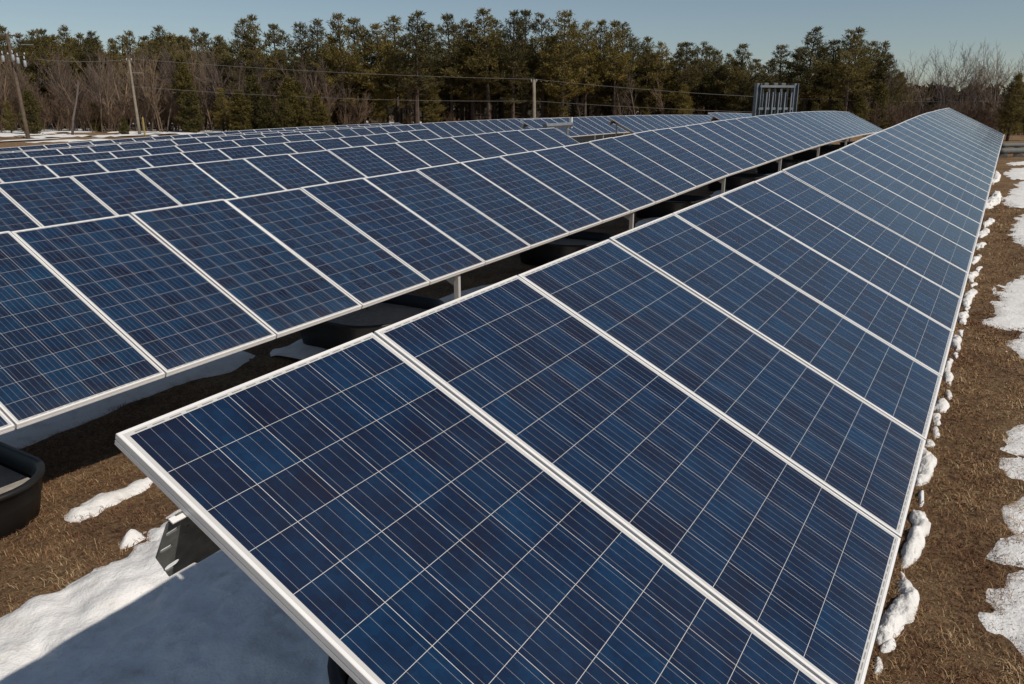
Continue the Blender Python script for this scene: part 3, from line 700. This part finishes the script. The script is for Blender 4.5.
for k in range(6): tub(33.6 + 1.9 * k, 18.68 - 0.9, f'black ballast tub under the far table behind the gap, {ordinal(k + 1)} from its left end', 'ballast tubs under the far table')
for k in range(8): tub(31.0 + 1.8 * k, 23.35 - 0.9, f'black ballast tub under the sixth row beyond the gap, {ordinal(k + 1)} from the left', 'ballast tubs under the sixth row')
def loose_beam():
    A, B = on_y(545, 126.2, 13.2), on_y(571, 124.6, 13.2); A, B = Vector(A), Vector(B); c = (A + B) / 2; g = float(ground_z(c.x, c.y))
    root = tag(empty('steel_beam', (c.x, c.y, g)), 'short grey steel beam raised in the gap behind the third row end', 'steel beam'); o = Vector((c.x, c.y, g))
    MB().tube([A - o, B - o], 0.11, 6).build('beam', M['rack_grey'], root)
    MB().box(B - o + Vector((0, 0, 0.08)), (0.08, 0.1, 0.42)).build('end_plate', M['alu'], root)
    for t in (0.15, 0.85):
        P = A.lerp(B, t) - o; MB().box((P.x, P.y, P.z / 2 - 0.05), (0.1, 0.08, P.z)).build('leg', M['steel'], root)
loose_beam()

# ------------------------------------------------------------------ grey metal rack standing behind the second row
def steel_stand():
    x0, x1, Y = 31.8, 33.55, 7.0
    A = on_y(757, 100, Y); A = np.array([A[0], Y]); D = math.hypot(A[0] - CW[0], A[1] - CW[1])
    rt = np.array([RC[0][0], RC[0][1]]); rt /= np.linalg.norm(rt); wdt = 41 * D / FPX * 0.93
    rt2 = np.array([rt[0] * math.cos(0.25) - rt[1] * math.sin(0.25), rt[0] * math.sin(0.25) + rt[1] * math.cos(0.25)])
    c = A + rt2 * wdt / 2; g = float(ground_z(c[0], c[1])); root = empty('steel_rack', (c[0], c[1], g), math.atan2(rt2[1], rt2[0]))
    tag(root, 'grey steel rack of upright channels standing behind the second row', 'steel rack')
    ztop = float(on_y(757, 83, Y)[2]) - g; h = wdt / 2
    for s in (-1, 1):
        mb = MB(); mb.box((s * h, 0, ztop / 2), (0.20, 0.025, ztop)).box((s * h - 0.09, 0.0, ztop / 2), (0.025, 0.22, ztop)).box((s * h + 0.09, 0.0, ztop / 2), (0.025, 0.22, ztop)); mb.build('upright', M['rack_grey'], root)
    for z in (ztop - 0.12, ztop - 0.98, 0.5):
        MB().box((0, -0.06, z), (2 * h - 0.1, 0.09, 0.09)).build('cross_rail', M['rack_grey'], root)
    for k in range(5):
        x = -h + (k + 1) * 2 * h / 6
        mb = MB(); mb.box((x, 0.08, ztop / 2 - 0.05), (0.09, 0.012, ztop - 0.3)).box((x - 0.04, 0.03, ztop / 2 - 0.05), (0.012, 0.10, ztop - 0.3)); mb.build('channel', M['steel'] if k % 2 else M['rack_grey'], root)
        MB().box((x + 0.05, -0.15, ztop / 2 - 0.1), (0.05, 0.05, ztop - 0.5)).build('channel', M['rack_grey'], root)
    MB().box((0, 0.16, ztop / 2 - 0.1), (2 * h - 0.35, 0.02, ztop - 0.5)).build('back_plate', M['dark_plate'], root)
    for k, x in enumerate((-0.62 * h, -0.12 * h, 0.3 * h)):
        MB().box((x, -0.02, ztop - 0.035), (0.20, 0.16, 0.10), bev=0.02).build('clamp', M['dark_plate'], root)
    for k in (0, 2):
        x = -h + (k + 1.5) * 2 * h / 6
        MB().tube([(x, -0.02, ztop - 1.9), (x + 0.5, -0.02, ztop - 1.0)], 0.02, 6).build('brace', M['steel'], root)
    for s in (-1, 1): MB().box((s * h, 0, 0.03), (0.25, 1.0, 0.06)).build('foot', M['rack_grey'], root)
steel_stand()

# ------------------------------------------------------------------ grey pipes lying right of the far end of the front row
def pipe(pxa, pxb, zl, r, label):
    A, B = on_ground(*pxa), on_ground(*pxb); d = B - A; A = A - d * 0.12; B = A + d * 2.2
    pts = []
    for t in np.linspace(0, 1, 14):
        P = A + (B - A) * t; pts.append((P[0] - A[0], P[1] - A[1], float(ground_z(P[0], P[1])) + zl - A[2]))
    root = tag(empty('pipe', tuple(A)), label, 'pipe', 'grey pipes beyond the front row')
    MB().tube(pts, r, 12).build('barrel', M['dark_plate'], root, smooth=True)
    for i in (1, 5, 9): MB().box((pts[i][0], pts[i][1], pts[i][2] - zl / 2 - r / 2), (0.12, 0.3, max(zl - r, 0.05))).build('support_block', M['concrete'], root)
pipe((1001, 157.5), (1024, 157), 0.22, 0.10, 'nearer long grey pipe raised off the snow at the right edge')
pipe((1003, 149), (1024, 148.5), 0.16, 0.09, 'farther long grey pipe lying at the right edge')

# ------------------------------------------------------------------ utility poles and wires
def pole(name_lab, px_base, px_top, D, lean=0.0, mat='wood_pole', r0=0.16, r1=0.11):
    X, Y = at_depth(px_base[0], D); g = float(ground_z(X, Y))
    c = RC @ (np.array([X, Y, g]) - CW)
    d = ray(*px_top); P = CW + d * c[2] / (RC[2] @ d)          # top at the same depth as the base
    root = tag(empty('utility_pole', (X, Y, g)), name_lab, 'utility pole')
    top = Vector(P) - Vector((X, Y, g)); pts = [top * t for t in (-0.02, 0.25, 0.5, 0.75, 1.0)]
    MB().tube(pts, [r0, r0 * 0.95, (r0 + r1) / 2, r1 * 1.05, r1], 10).build('shaft', M[mat], root, smooth=True)
    return root, top, np.array([X, Y, g])
RT = Vector((RC[0][0], RC[0][1], 0)).normalized()
def arm(root, top, t, half, mat='wood_pole', off=0.0, r=0.05, ins=3):
    c = top * t; dirv = RT
    MB().box(c + dirv * off + Vector((0, 0, 0)), (2 * half, 0.10, 0.12), Matrix.Rotation(math.atan2(dirv.y, dirv.x), 3, 'Z')).build('crossarm', M[mat], root)
    for k in range(ins):
        x = -half * 0.92 + 2 * half * 0.92 * k / max(ins - 1, 1); p = c + dirv * (off + x)
        MB().tube([p + Vector((0, 0, 0.06)), p + Vector((0, 0, 0.14)), p + Vector((0, 0, 0.22)), p + Vector((0, 0, 0.26))], [0.03, 0.07, 0.06, 0.02], 8).build('insulator', M['ceramic'], root)
p1, t1, b1 = pole('leaning dark wood utility pole with transformer cans at the left edge', (24, 143), (7, 34), 76, r0=0.20, r1=0.15)
arm(p1, t1, 0.985, 1.2, off=0.35, ins=4)
arm(p1, t1, 0.80, 0.9, off=0.5, ins=2)
for k, (px, py) in enumerate(((3, 58), (13, 57), (18, 60), (25, 63))):
    d = ray(px, py); P = CW + d * 76 / (RC[2] @ d) - b1; P = Vector(P) - Vector((0, 0, 0.35))
    MB().tube([P, P + Vector((0, 0, 0.04)), P + Vector((0, 0, 0.52)), P + Vector((0, 0, 0.58)), P + Vector((0, 0, 0.60))], [0.11, 0.14, 0.14, 0.10, 0.04], 12).build('transformer_can', M['transformer'], p1, smooth=True)
    MB().tube([P + Vector((0, 0, 0.72)), P + Vector((0, 0, 0.9)), P + Vector((0, 0, 1.0))], [0.04, 0.05, 0.02], 8).build('bushing', M['ceramic'], p1)
MB().tube([t1 * 0.90 + RT * 1.2, t1 * 0.90 + RT * 2.4], 0.04, 6).build('cutout_arm', M['steel'], p1)
p2, t2, b2 = pole('slim pale utility pole with one crossarm among bare trees, left', (137, 141), (129, 60), 88, mat='pale_pole', r0=0.17, r1=0.12)
arm(p2, t2, 0.83, 0.9, 'pale_pole', off=0.5, ins=0); arm(p2, t2, 0.99, 0.3, 'pale_pole', ins=2)
p3, t3, b3 = pole('pale short utility pole in front of the middle of the pines', (534.5, 132), (534, 80), 92, mat='pale_pole', r0=0.24, r1=0.19)
arm(p3, t3, 0.97, 0.35, 'pale_pole', ins=2)
def wire(A, B, sag, r, label):
    A, B = Vector(A), Vector(B); pts = []
    for k in range(25):
        t = k / 24; p = A.lerp(B, t); p.z -= sag * 4 * t * (1 - t); pts.append(p - A)
    tag(MB().tube(pts, r, 5).build('power_line', M['wire'], loc=A), label, 'power line', 'power lines before the trees')
def px3(px, py, D): d = ray(px, py); return CW + d * D / (RC[2] @ d)
T1 = Vector(b1) + t1; T2 = Vector(b2) + t2; T3 = Vector(b3) + t3
wire(px3(36, 59, 76), T2 + Vector((0, 0, 0.1)), 0.25, 0.02, 'thin power line between the leaning pole and the slim pale pole')
wire(px3(-90, 62, 74), T1 * 1.0 - Vector((0, 0, 0.5)), 0.2, 0.02, 'power line leaving the photo left of the leaning pole')
wire(T2 + Vector((0, 0, 0.15)), T3 + Vector((0, 0, 0.1)), 0.35, 0.024, 'upper power line running from the slim pole to the middle pole')
wire(T2 - Vector((0, 0, 2.9)), T3 - Vector((0, 0, 2.4)), 0.5, 0.022, 'lower cable running from the slim pole to the middle pole')
wire(T3 + Vector((0, 0, 0.1)), px3(1130, 98, 95), 1.3, 0.024, 'upper power line running right from the middle pole')
wire(T3 - Vector((0, 0, 2.4)), px3(1130, 112, 95), 0.9, 0.022, 'lower cable running right from the middle pole')
mX, mY = at_depth(142, 84); mg = float(ground_z(mX, mY)); mk = tag(empty('marker_post', (mX, mY, mg)), 'small yellow marker post beside the slim pale pole', 'marker post')
MB().tube([(0, 0, 0), (0, 0, 1.9)], 0.09, 8).build('shaft', M['yellow'], mk); MB().tube([(0, 0, 1.9), (0, 0, 2.05)], [0.09, 0.02], 8).build('cap', M['yellow'], mk)

# ------------------------------------------------------------------ trees
def tris(V, tone): return mesh_np('crown', np.asarray(V), 3, np.arange(len(V)), np.asarray(tone))
def stick(V, T, A, B, ra, rb, tone, n=3):
    d = B - A; L = np.linalg.norm(d)
    if L < 1e-6: return
    d = d / L; a = np.cross(d, [0.3, 0.9, 0.1]); a /= np.linalg.norm(a); b = np.cross(d, a)
    P = [(math.cos(2 * math.pi * k / n), math.sin(2 * math.pi * k / n)) for k in range(n)]
    for k in range(n):
        p, q = P[k], P[(k + 1) % n]
        a0 = A + (a * p[0] + b * p[1]) * ra; a1 = A + (a * q[0] + b * q[1]) * ra
        b0 = B + (a * p[0] + b * p[1]) * rb; b1_ = B + (a * q[0] + b * q[1]) * rb
        V += [a0, a1, b1_, a0, b1_, b0]; T += [tone] * 6
def pine_variant(seed, base=0.35, spread=0.2, tufts=1.0, droop=0.0, top_sharp=1.0, H=12.0):
    """unit-height-ish white pine: whorled plates of needle tufts with gaps"""
    r = np.random.default_rng(seed); V, T, SV, ST = [], [], [], []
    bend = r.normal(0, 0.02, 2)
    def trunk(t): return np.array([bend[0] * H * t * t, bend[1] * H * t * t, H * t])
    for k in range(8): stick(SV, ST, trunk(k / 8), trunk((k + 1) / 8), 0.19 * (1 - k / 8) + 0.02, 0.19 * (1 - (k + 1) / 8) + 0.02, 0.4, 6)
    t = base
    while t < 0.985:
        rel = (t - base) / (1 - base)
        R = H * spread * (1 - rel ** (1.15 + 0.5 * top_sharp)) * (0.55 + 0.45 * min(1, rel * 4)) * r.uniform(0.72, 1.2) + 0.25
        nb = int(r.integers(4, 7)); a0 = r.uniform(0, 6.28)
        for b in range(nb):
            if r.random() < 0.14: continue
            az = a0 + 6.283 * b / nb + r.normal(0, 0.25); L = R * r.uniform(0.55, 1.15); up = r.uniform(0.0, 0.35) + 0.75 * rel - droop
            o = trunk(t); d = np.array([math.cos(az), math.sin(az), up]); d /= np.linalg.norm(d)
            tip = o + d * L + np.array([0, 0, 0.12 * L]); stick(SV, ST, o, tip, 0.035, 0.012, 0.45, 3)
            btone = r.normal(0, 0.13); sd_ = np.cross(d, [0, 0, 1.0]); sd_ /= np.linalg.norm(sd_) + 1e-6
            nn_ = max(4, int(L / 0.15 * tufts))
            for k in range(nn_):
                s = 0.2 + 0.8 * (k + r.random()) / nn_; p = o + d * L * s + np.array([0, 0, 0.12 * L * s * s]); tl = (0.16 + 0.55 * (1 - 0.6 * s)) * min(1.0, 0.35 + L * 0.4)
                for sg in (-1, 1):
                    q0 = p + (sd_ * sg * r.uniform(0.15, 1.0) + d * r.uniform(0.2, 0.7)) * tl + np.array([0, 0, r.normal(0.02, 0.10)])
                    for q in range(6):
                        v = r.normal(0, 0.75, 3) + d * 0.55 + sd_ * sg * 0.3; v[2] += 0.45; v /= np.linalg.norm(v); c0 = q0 + r.normal(0, 0.09, 3)
                        ln = r.uniform(0.15, 0.36); w = np.cross(v, r.normal(0, 1, 3)); w = w / (np.linalg.norm(w) + 1e-6) * r.uniform(0.026, 0.055)
                        V += [c0 - w, c0 + w, c0 + v * ln]; T += [0.44 + btone + r.normal(0, 0.15)] * 3
        t += r.uniform(0.03, 0.06)
    p = trunk(1.0)
    for q in range(14):
        v = r.normal(0, 0.5, 3); v[2] = abs(v[2]) + 0.6; v /= np.linalg.norm(v); w = np.cross(v, r.normal(0, 1, 3)); w = w / np.linalg.norm(w) * 0.05
        o = p - np.array([0, 0, r.uniform(0, 0.5)]); V += [o - w, o + w, o + v * 0.45]; T += [0.45] * 3
    # dead snags below the crown
    for k in range(10):
        tt = r.uniform(min(0.12, base * 0.5), base); o = trunk(tt); az = r.uniform(0, 6.28); stick(SV, ST, o, o + np.array([math.cos(az), math.sin(az), r.uniform(-0.2, 0.2)]) * r.uniform(0.5, 1.5), 0.022, 0.008, 0.5, 3)
    tr = mesh_np('trunk', np.array(SV), 3, np.arange(len(SV)), np.array(ST)); cr = tris(V, np.clip(T, 0, 1))
    return tr, cr, H
def bare_variant(seed, H=10.0, stems=1, upright=0.75, depth=4, r0=0.085, twigmul=1.0):
    r = np.random.default_rng(seed); SV, ST, V, T = [], [], [], []
    def grow(o, d, L, rad_, lev):
        segs = 3; p = o
        for k in range(segs):
            d2 = d + r.normal(0, 0.10, 3); d2[2] += 0.06; d2 /= np.linalg.norm(d2); q = p + d2 * L / segs
            ra, rb = rad_ * (1 - 0.25 * k / segs), rad_ * (1 - 0.25 * (k + 1) / segs); tone = np.clip(0.5 + r.normal(0, 0.18), 0, 1)
            if lev <= 1: stick(SV, ST, p, q, ra, rb, tone, 5 if lev == 0 else 4)
            else: stick(V, T, p, q, max(ra, 0.007), max(rb, 0.005), tone, 3)
            if lev < depth and (k > 0 or lev > 0):
                for c in range(int(r.integers(1, 3) * twigmul + (1 if lev == 0 else 0))):
                    az = r.uniform(0, 6.28); side = np.array([math.cos(az), math.sin(az), 0.0]); side -= d2 * side.dot(d2); side /= np.linalg.norm(side) + 1e-6
                    nd = d2 * upright + side * (1 - upright) * r.uniform(1.0, 2.2) + np.array([0, 0, 0.15]); nd /= np.linalg.norm(nd)
                    grow(p + (q - p) * r.random(), nd, L * r.uniform(0.34, 0.56), ra * 0.5, lev + 1)
            p, d = q, d2
        if lev < depth: grow(p, d, L * 0.5, rad_ * 0.6, lev + 1)
    for s in range(stems):
        az = r.uniform(0, 6.28); tl = 0.05 if stems == 1 else 0.16
        grow(np.array([math.cos(az) * 0.12, math.sin(az) * 0.12, 0]) * (stems > 1), np.array([math.cos(az) * tl, math.sin(az) * tl, 1.0]), H * 0.62 * r.uniform(0.85, 1.0), r0, 0)
    SV, V = np.array(SV), np.array(V); top = max(SV[:, 2].max(), V[:, 2].max())
    return mesh_np('trunk', SV, 3, np.arange(len(SV)), np.array(ST)), mesh_np('crown', V, 3, np.arange(len(V)), np.array(T)), float(top)
def with_mats(t, mt, mc):
    t[0].materials.append(mt); t[1].materials.append(mc); return t
PINES = [with_mats(pine_variant(200 + k, base=[0.30, 0.42, 0.36, 0.25, 0.48, 0.38][k], spread=[0.23, 0.17, 0.25, 0.22, 0.20, 0.28][k], top_sharp=[0.2, 0.6, 0.1, 0.4, 0.3, 0.0][k]), M['bark'], M['pine']) for k in range(6)]
YOUNG = [with_mats(pine_variant(300 + k, base=0.05, spread=0.24, droop=0.15, top_sharp=0.4, H=6.0, tufts=1.3), M['bark'], M['young']) for k in range(3)]
DARKS = [with_mats(pine_variant(320 + k, base=0.12, spread=0.20, droop=0.1, top_sharp=0.4, H=9.0, tufts=1.1), M['bark'], M['pine']) for k in range(2)]
BARE = [with_mats(bare_variant(400 + k, H=9.5), M['twig'], M['twig']) for k in range(5)]
BIRCH = [with_mats(bare_variant(500 + k, H=11, stems=[1, 2, 1, 2][k], upright=0.66, r0=0.06, depth=4, twigmul=1.25), M['birch'], M['twig']) for k in range(4)]
THICK = [with_mats(bare_variant(600 + k, H=4.0, stems=4, upright=0.7, depth=3, r0=0.03), M['thicket'], M['thicket']) for k in range(3)]
def put_tree(name, variant, px, D, height, label, cat, group, rot=None, zoff=0.0, sxy=1.0):
    X, Y = at_depth(px, D); g = float(ground_z(X, Y)) + zoff - 0.05
    t = tag(empty(name, (X, Y, g), random.uniform(0, 6.28) if rot is None else rot), label, cat, group); s = height / variant[2]
    t.scale = (s * sxy, s * sxy, s)
    for nm, me in (('trunk', variant[0]), ('crown', variant[1])):
        o = bpy.data.objects.new(nm, me); COL.objects.link(o); o.parent = t
    return t
def top_height(px, py, D):
    P = px3(px, py, D); X, Y = at_depth(px, D); return float(P[2] - ground_z(X, Y))
# skyline pines, measured off the photo (pixel x, pixel y of the tip, depth)
SKY_P = [(2, 33, 112), (10, 27, 116), (20, 30, 112), (33, 36, 118), (44, 33, 112), (56, 32, 116), (66, 38, 112), (76, 29, 114), (88, 36, 112), (98, 41, 118), (105, 34, 112), (122, 41, 112), (137, 34, 114), (150, 44, 118), (167, 29, 108), (180, 36, 112), (193, 38, 118), (205, 31, 108), (215, 36, 114), (228, 38, 112),
         (247, 23, 104), (262, 20, 106), (279, 27, 108), (291, 34, 116), (306, 26, 104), (319, 23, 108), (331, 43, 118), (345, 19, 102), (359, 22, 106), (370, 31, 112), (382, 27, 104), (398, 21, 106), (417, 16, 100), (430, 28, 112), (452, 18, 104), (462, 24, 110), (473, 26, 104), (489, 13, 102), (502, 24, 112), (513, 16, 102),
         (524, 14, 106), (543, 19, 104), (562, 15, 102), (573, 27, 112), (585, 25, 104), (598, 25, 108), (614, 24, 104), (622, 27, 110), (632, 40, 114), (646, 40, 106), (662, 45, 106), (676, 46, 112), (684, 44, 106), (696, 45, 110), (706, 48, 112), (716, 52, 106), (728, 56, 110), (739, 47, 104), (752, 60, 110), (766, 62, 104),
         (777, 47, 100), (791, 50, 106), (803, 31, 98), (818, 50, 106), (829, 42, 98), (845, 34, 92), (849, 31, 96), (860, 44, 100), (871, 45, 96), (884, 57, 94), (895, 84, 98)]
for k, (px, py, D) in enumerate(SKY_P):
    wide = random.uniform(0.9, 1.2) if px < 240 else random.uniform(1.0, 1.5)
    if px in (845, 803, 417, 562): wide = 1.35
    v = PINES[k % 6]
    if px < 240: v = PINES[(1, 4, 1, 0)[k % 4]]
    put_tree('pine_tree', v, px, D, top_height(px, py, D), f'dark green pine on the skyline, {ordinal(k + 1)} from the left', 'pine tree', 'skyline pines', sxy=wide)
# pines deeper in the wood and lower ones in front of it
r_ = random.Random(5)
for k in range(150):
    px = r_.uniform(225, 905); D = r_.uniform(106, 150)
    py = np.interp(px, [225, 330, 420, 520, 600, 680, 760, 850, 900], [56, 50, 44, 42, 46, 62, 70, 58, 86]) + r_.uniform(-4, 30)
    put_tree('pine_tree', PINES[k % 6], px, D, top_height(px, py, D), 'dark pine standing deeper in the wood behind the skyline pines', 'pine tree', 'pines filling the wood', sxy=1.6)
for k in range(64):
    px = r_.uniform(-20, 235); D = r_.uniform(118, 140)
    put_tree('pine_tree', PINES[k % 6], px, D, top_height(px, r_.uniform(38, 62), D), 'dark pine standing deeper in the wood behind the skyline pines', 'pine tree', 'pines filling the wood', sxy=1.5)
for k in range(26):
    px = r_.uniform(335, 905); D = r_.uniform(100, 114)
    put_tree('pine_tree', DARKS[k % 2], px, D, r_.uniform(4.0, 8.0), 'low bushy pine growing under the taller pines', 'pine tree', 'low pines under the tall ones', sxy=1.25)
YG = [(8, 100, 92, 0.9), (30, 92, 90, 1.0), (95, 104, 100, 1.1), (122, 118, 88, 1.2), (188, 60, 98, 0.7), (192, 85, 95, 0.9), (222, 88, 94, 1.1), (240, 92, 92, 1.2), (256, 78, 95, 1.0), (268, 96, 92, 1.2), (291, 80, 92, 1.0), (300, 84, 93, 0.9), (318, 96, 90, 1.3), (284, 100, 89, 1.2), (860, 98, 84, 1.1), (880, 86, 86, 1.0), (838, 100, 86, 1.1), (815, 104, 88, 1.0)]
for k, (px, py, D, w) in enumerate(YG):
    put_tree('young_conifer', YOUNG[k % 3] if px not in (8, 222) else DARKS[0], px, D, max(top_height(px, py, D), 1.2), f'bushy yellow-green young conifer before the wood, {ordinal(k + 1)} from the left' if k < 14 else f'bushy yellow-green young conifer right of the grey metal rack, {ordinal({14: 3, 15: 4, 16: 2, 17: 1}[k])} from the left', 'young conifer', 'young conifers before the wood', sxy=w * 1.1)
for (px, py, D, w, lab) in ((1012, 74, 62, 1.1, 'dark conifer cut by the right edge of the photo'), (1032, 66, 64, 1.2, 'dark conifer just past the right edge of the photo')):
    put_tree('pine_tree', DARKS[1], px, D, top_height(px, py, D), lab, 'pine tree', 'dark conifers at the right edge', sxy=w)
# bare trees
bare_n = 0
for k in range(130):
    px = r_.uniform(-30, 345); D = r_.uniform(97, 116)
    py = np.interp(px, [0, 60, 150, 230, 345], [50, 46, 44, 46, 60]) + r_.uniform(-5, 28)
    put_tree('bare_tree', BARE[k % 5], px, D, top_height(px, py, D), 'leafless grey-brown tree in the bare wood at the left', 'bare tree', 'bare trees at the left', sxy=1.15)
for k in range(34):
    px = r_.uniform(345, 900); D = r_.uniform(98, 124)
    py = np.interp(px, [345, 900], [72, 78]) + r_.uniform(-16, 14)
    put_tree('bare_tree', BARE[k % 5], px, D, top_height(px, py, D), 'leafless slim tree standing before the dark pines', 'bare tree', 'bare trees before the pines')
BX = [(872, 62, 90), (886, 52, 92), (899, 50, 96), (914, 64, 90), (925, 50, 92), (933, 42, 88), (941, 44, 92), (955, 58, 94), (961, 50, 88), (968, 44, 90), (978, 42, 94), (986, 39, 88), (992, 40, 92), (1001, 52, 90), (1007, 50, 94), (1019, 48, 88), (1027, 46, 92)]
for k, (px, py, D) in enumerate(BX):
    put_tree('birch_tree', BIRCH[k % 4], px, D, top_height(px, py, D), f'leafless pale birch against the sky at the right, {ordinal(k + 1)} from the left', 'birch tree', 'birches at the right', sxy=1.0)
dX, dY = at_depth(69, 88); dg = float(ground_z(dX, dY)); dtree = tag(empty('dead_tree', (dX, dY, dg)), 'pale leaning dead trunk standing alone before the bare wood', 'dead tree')
dtop = Vector(px3(78, 80, 88)) - Vector((dX, dY, dg))
MB().tube([dtop * 0.0, dtop * 0.3 - RT * 0.12, dtop * 0.6 + RT * 0.05, dtop * 0.85 + RT * 0.1, dtop], [0.15, 0.12, 0.10, 0.07, 0.03], 8).build('trunk', M['birch'], dtree, smooth=True)
for tt, dx, dz in ((0.55, -0.8, 0.9), (0.7, 0.9, 1.0), (0.82, 0.5, 0.9), (0.88, -0.4, 0.7)):
    p = dtop * tt; MB().tube([p, p + RT * dx * 0.5 + Vector((0, 0, dz * 0.4)), p + RT * dx + Vector((0, 0, dz))], [0.045, 0.03, 0.012], 6).build('branch', M['birch'], dtree)
# thicket along the wood edge: one mass
def thicket(name, spots, label, mat_src, hrange, seed):
    r = np.random.default_rng(seed); VV, TT = [], []
    src = []
    for t in mat_src:
        for me in (t[0], t[1]):
            co = np.empty(len(me.vertices) * 3, np.float32); me.vertices.foreach_get('co', co); tn = np.empty(len(me.vertices), np.float32); me.attributes['tone'].data.foreach_get('value', tn)
            src.append((co.reshape(-1, 3), tn, t[2]))
    for px, D in spots:
        X, Y = at_depth(px, D); g = float(ground_z(X, Y)); i = int(r.integers(0, len(mat_src))); s = r.uniform(*hrange) / mat_src[i][2]; a = r.uniform(0, 6.28); sh = r.normal(0, 0.15)
        for co, tn, _ in src[2 * i:2 * i + 2]:
            c, s_ = math.cos(a), math.sin(a); x = (co[:, 0] * c - co[:, 1] * s_) * s * 1.2 + X; y = (co[:, 0] * s_ + co[:, 1] * c) * s * 1.2 + Y
            VV.append(np.c_[x, y, co[:, 2] * s + g]); TT.append(np.clip(tn + sh, 0, 1))
    V = np.vstack(VV); return tag(link(name, mesh_np(name, V, 3, np.arange(len(V)), np.concatenate(TT)), M['thicket']), label, 'undergrowth', kind='stuff')
rr = np.random.default_rng(77)
thicket('undergrowth', [(rr.uniform(-40, 360), rr.uniform(97, 114)) for _ in range(150)], 'red-brown undergrowth along the left edge of the wood', THICK, (2.0, 6.5), 1)
thicket('undergrowth', [(rr.uniform(345, 900), rr.uniform(97, 110)) for _ in range(60)], 'dark brown undergrowth at the foot of the pines', THICK, (1.0, 3.2), 2)
thicket('undergrowth', [(rr.uniform(860, 1060), rr.uniform(78, 112)) for _ in range(190)], 'red-brown undergrowth beyond the far end of the front row', THICK, (1.8, 4.2), 3)
# far low wood on the horizon at the right and behind everything
def far_wood():
    r = np.random.default_rng(9); V, T = [], []
    for k in range(900):
        px = r.uniform(-150, 1250); D = r.uniform(170, 330)
        X, Y = at_depth(px, D); g = float(ground_z(X, Y)); h = r.uniform(0.72, 1.0) * (CW[2] + (113 - 88) * D / FPX - g)
        for q in range(55):
            s = r.random() ** 0.7; w_ = 2.6 * (1.05 - s) + 0.3; c = np.array([X + r.normal(0, w_ * 0.5), Y + r.normal(0, w_ * 0.5), g + h * s])
            a, b = r.normal(0, 0.55, 3), r.normal(0, 0.55, 3); V += [c - a, c + a, c + b * 1.6 + np.array([0, 0, 0.3])]; T += [np.clip(r.normal(0.45, 0.2), 0, 1)] * 3
    return mesh_np('far_wood', np.array(V), 3, np.arange(len(V)), np.array(T))
tag(link('far_wood', far_wood(), M['farwood']), 'low dark wood far off on the horizon', 'far wood', kind='stuff')
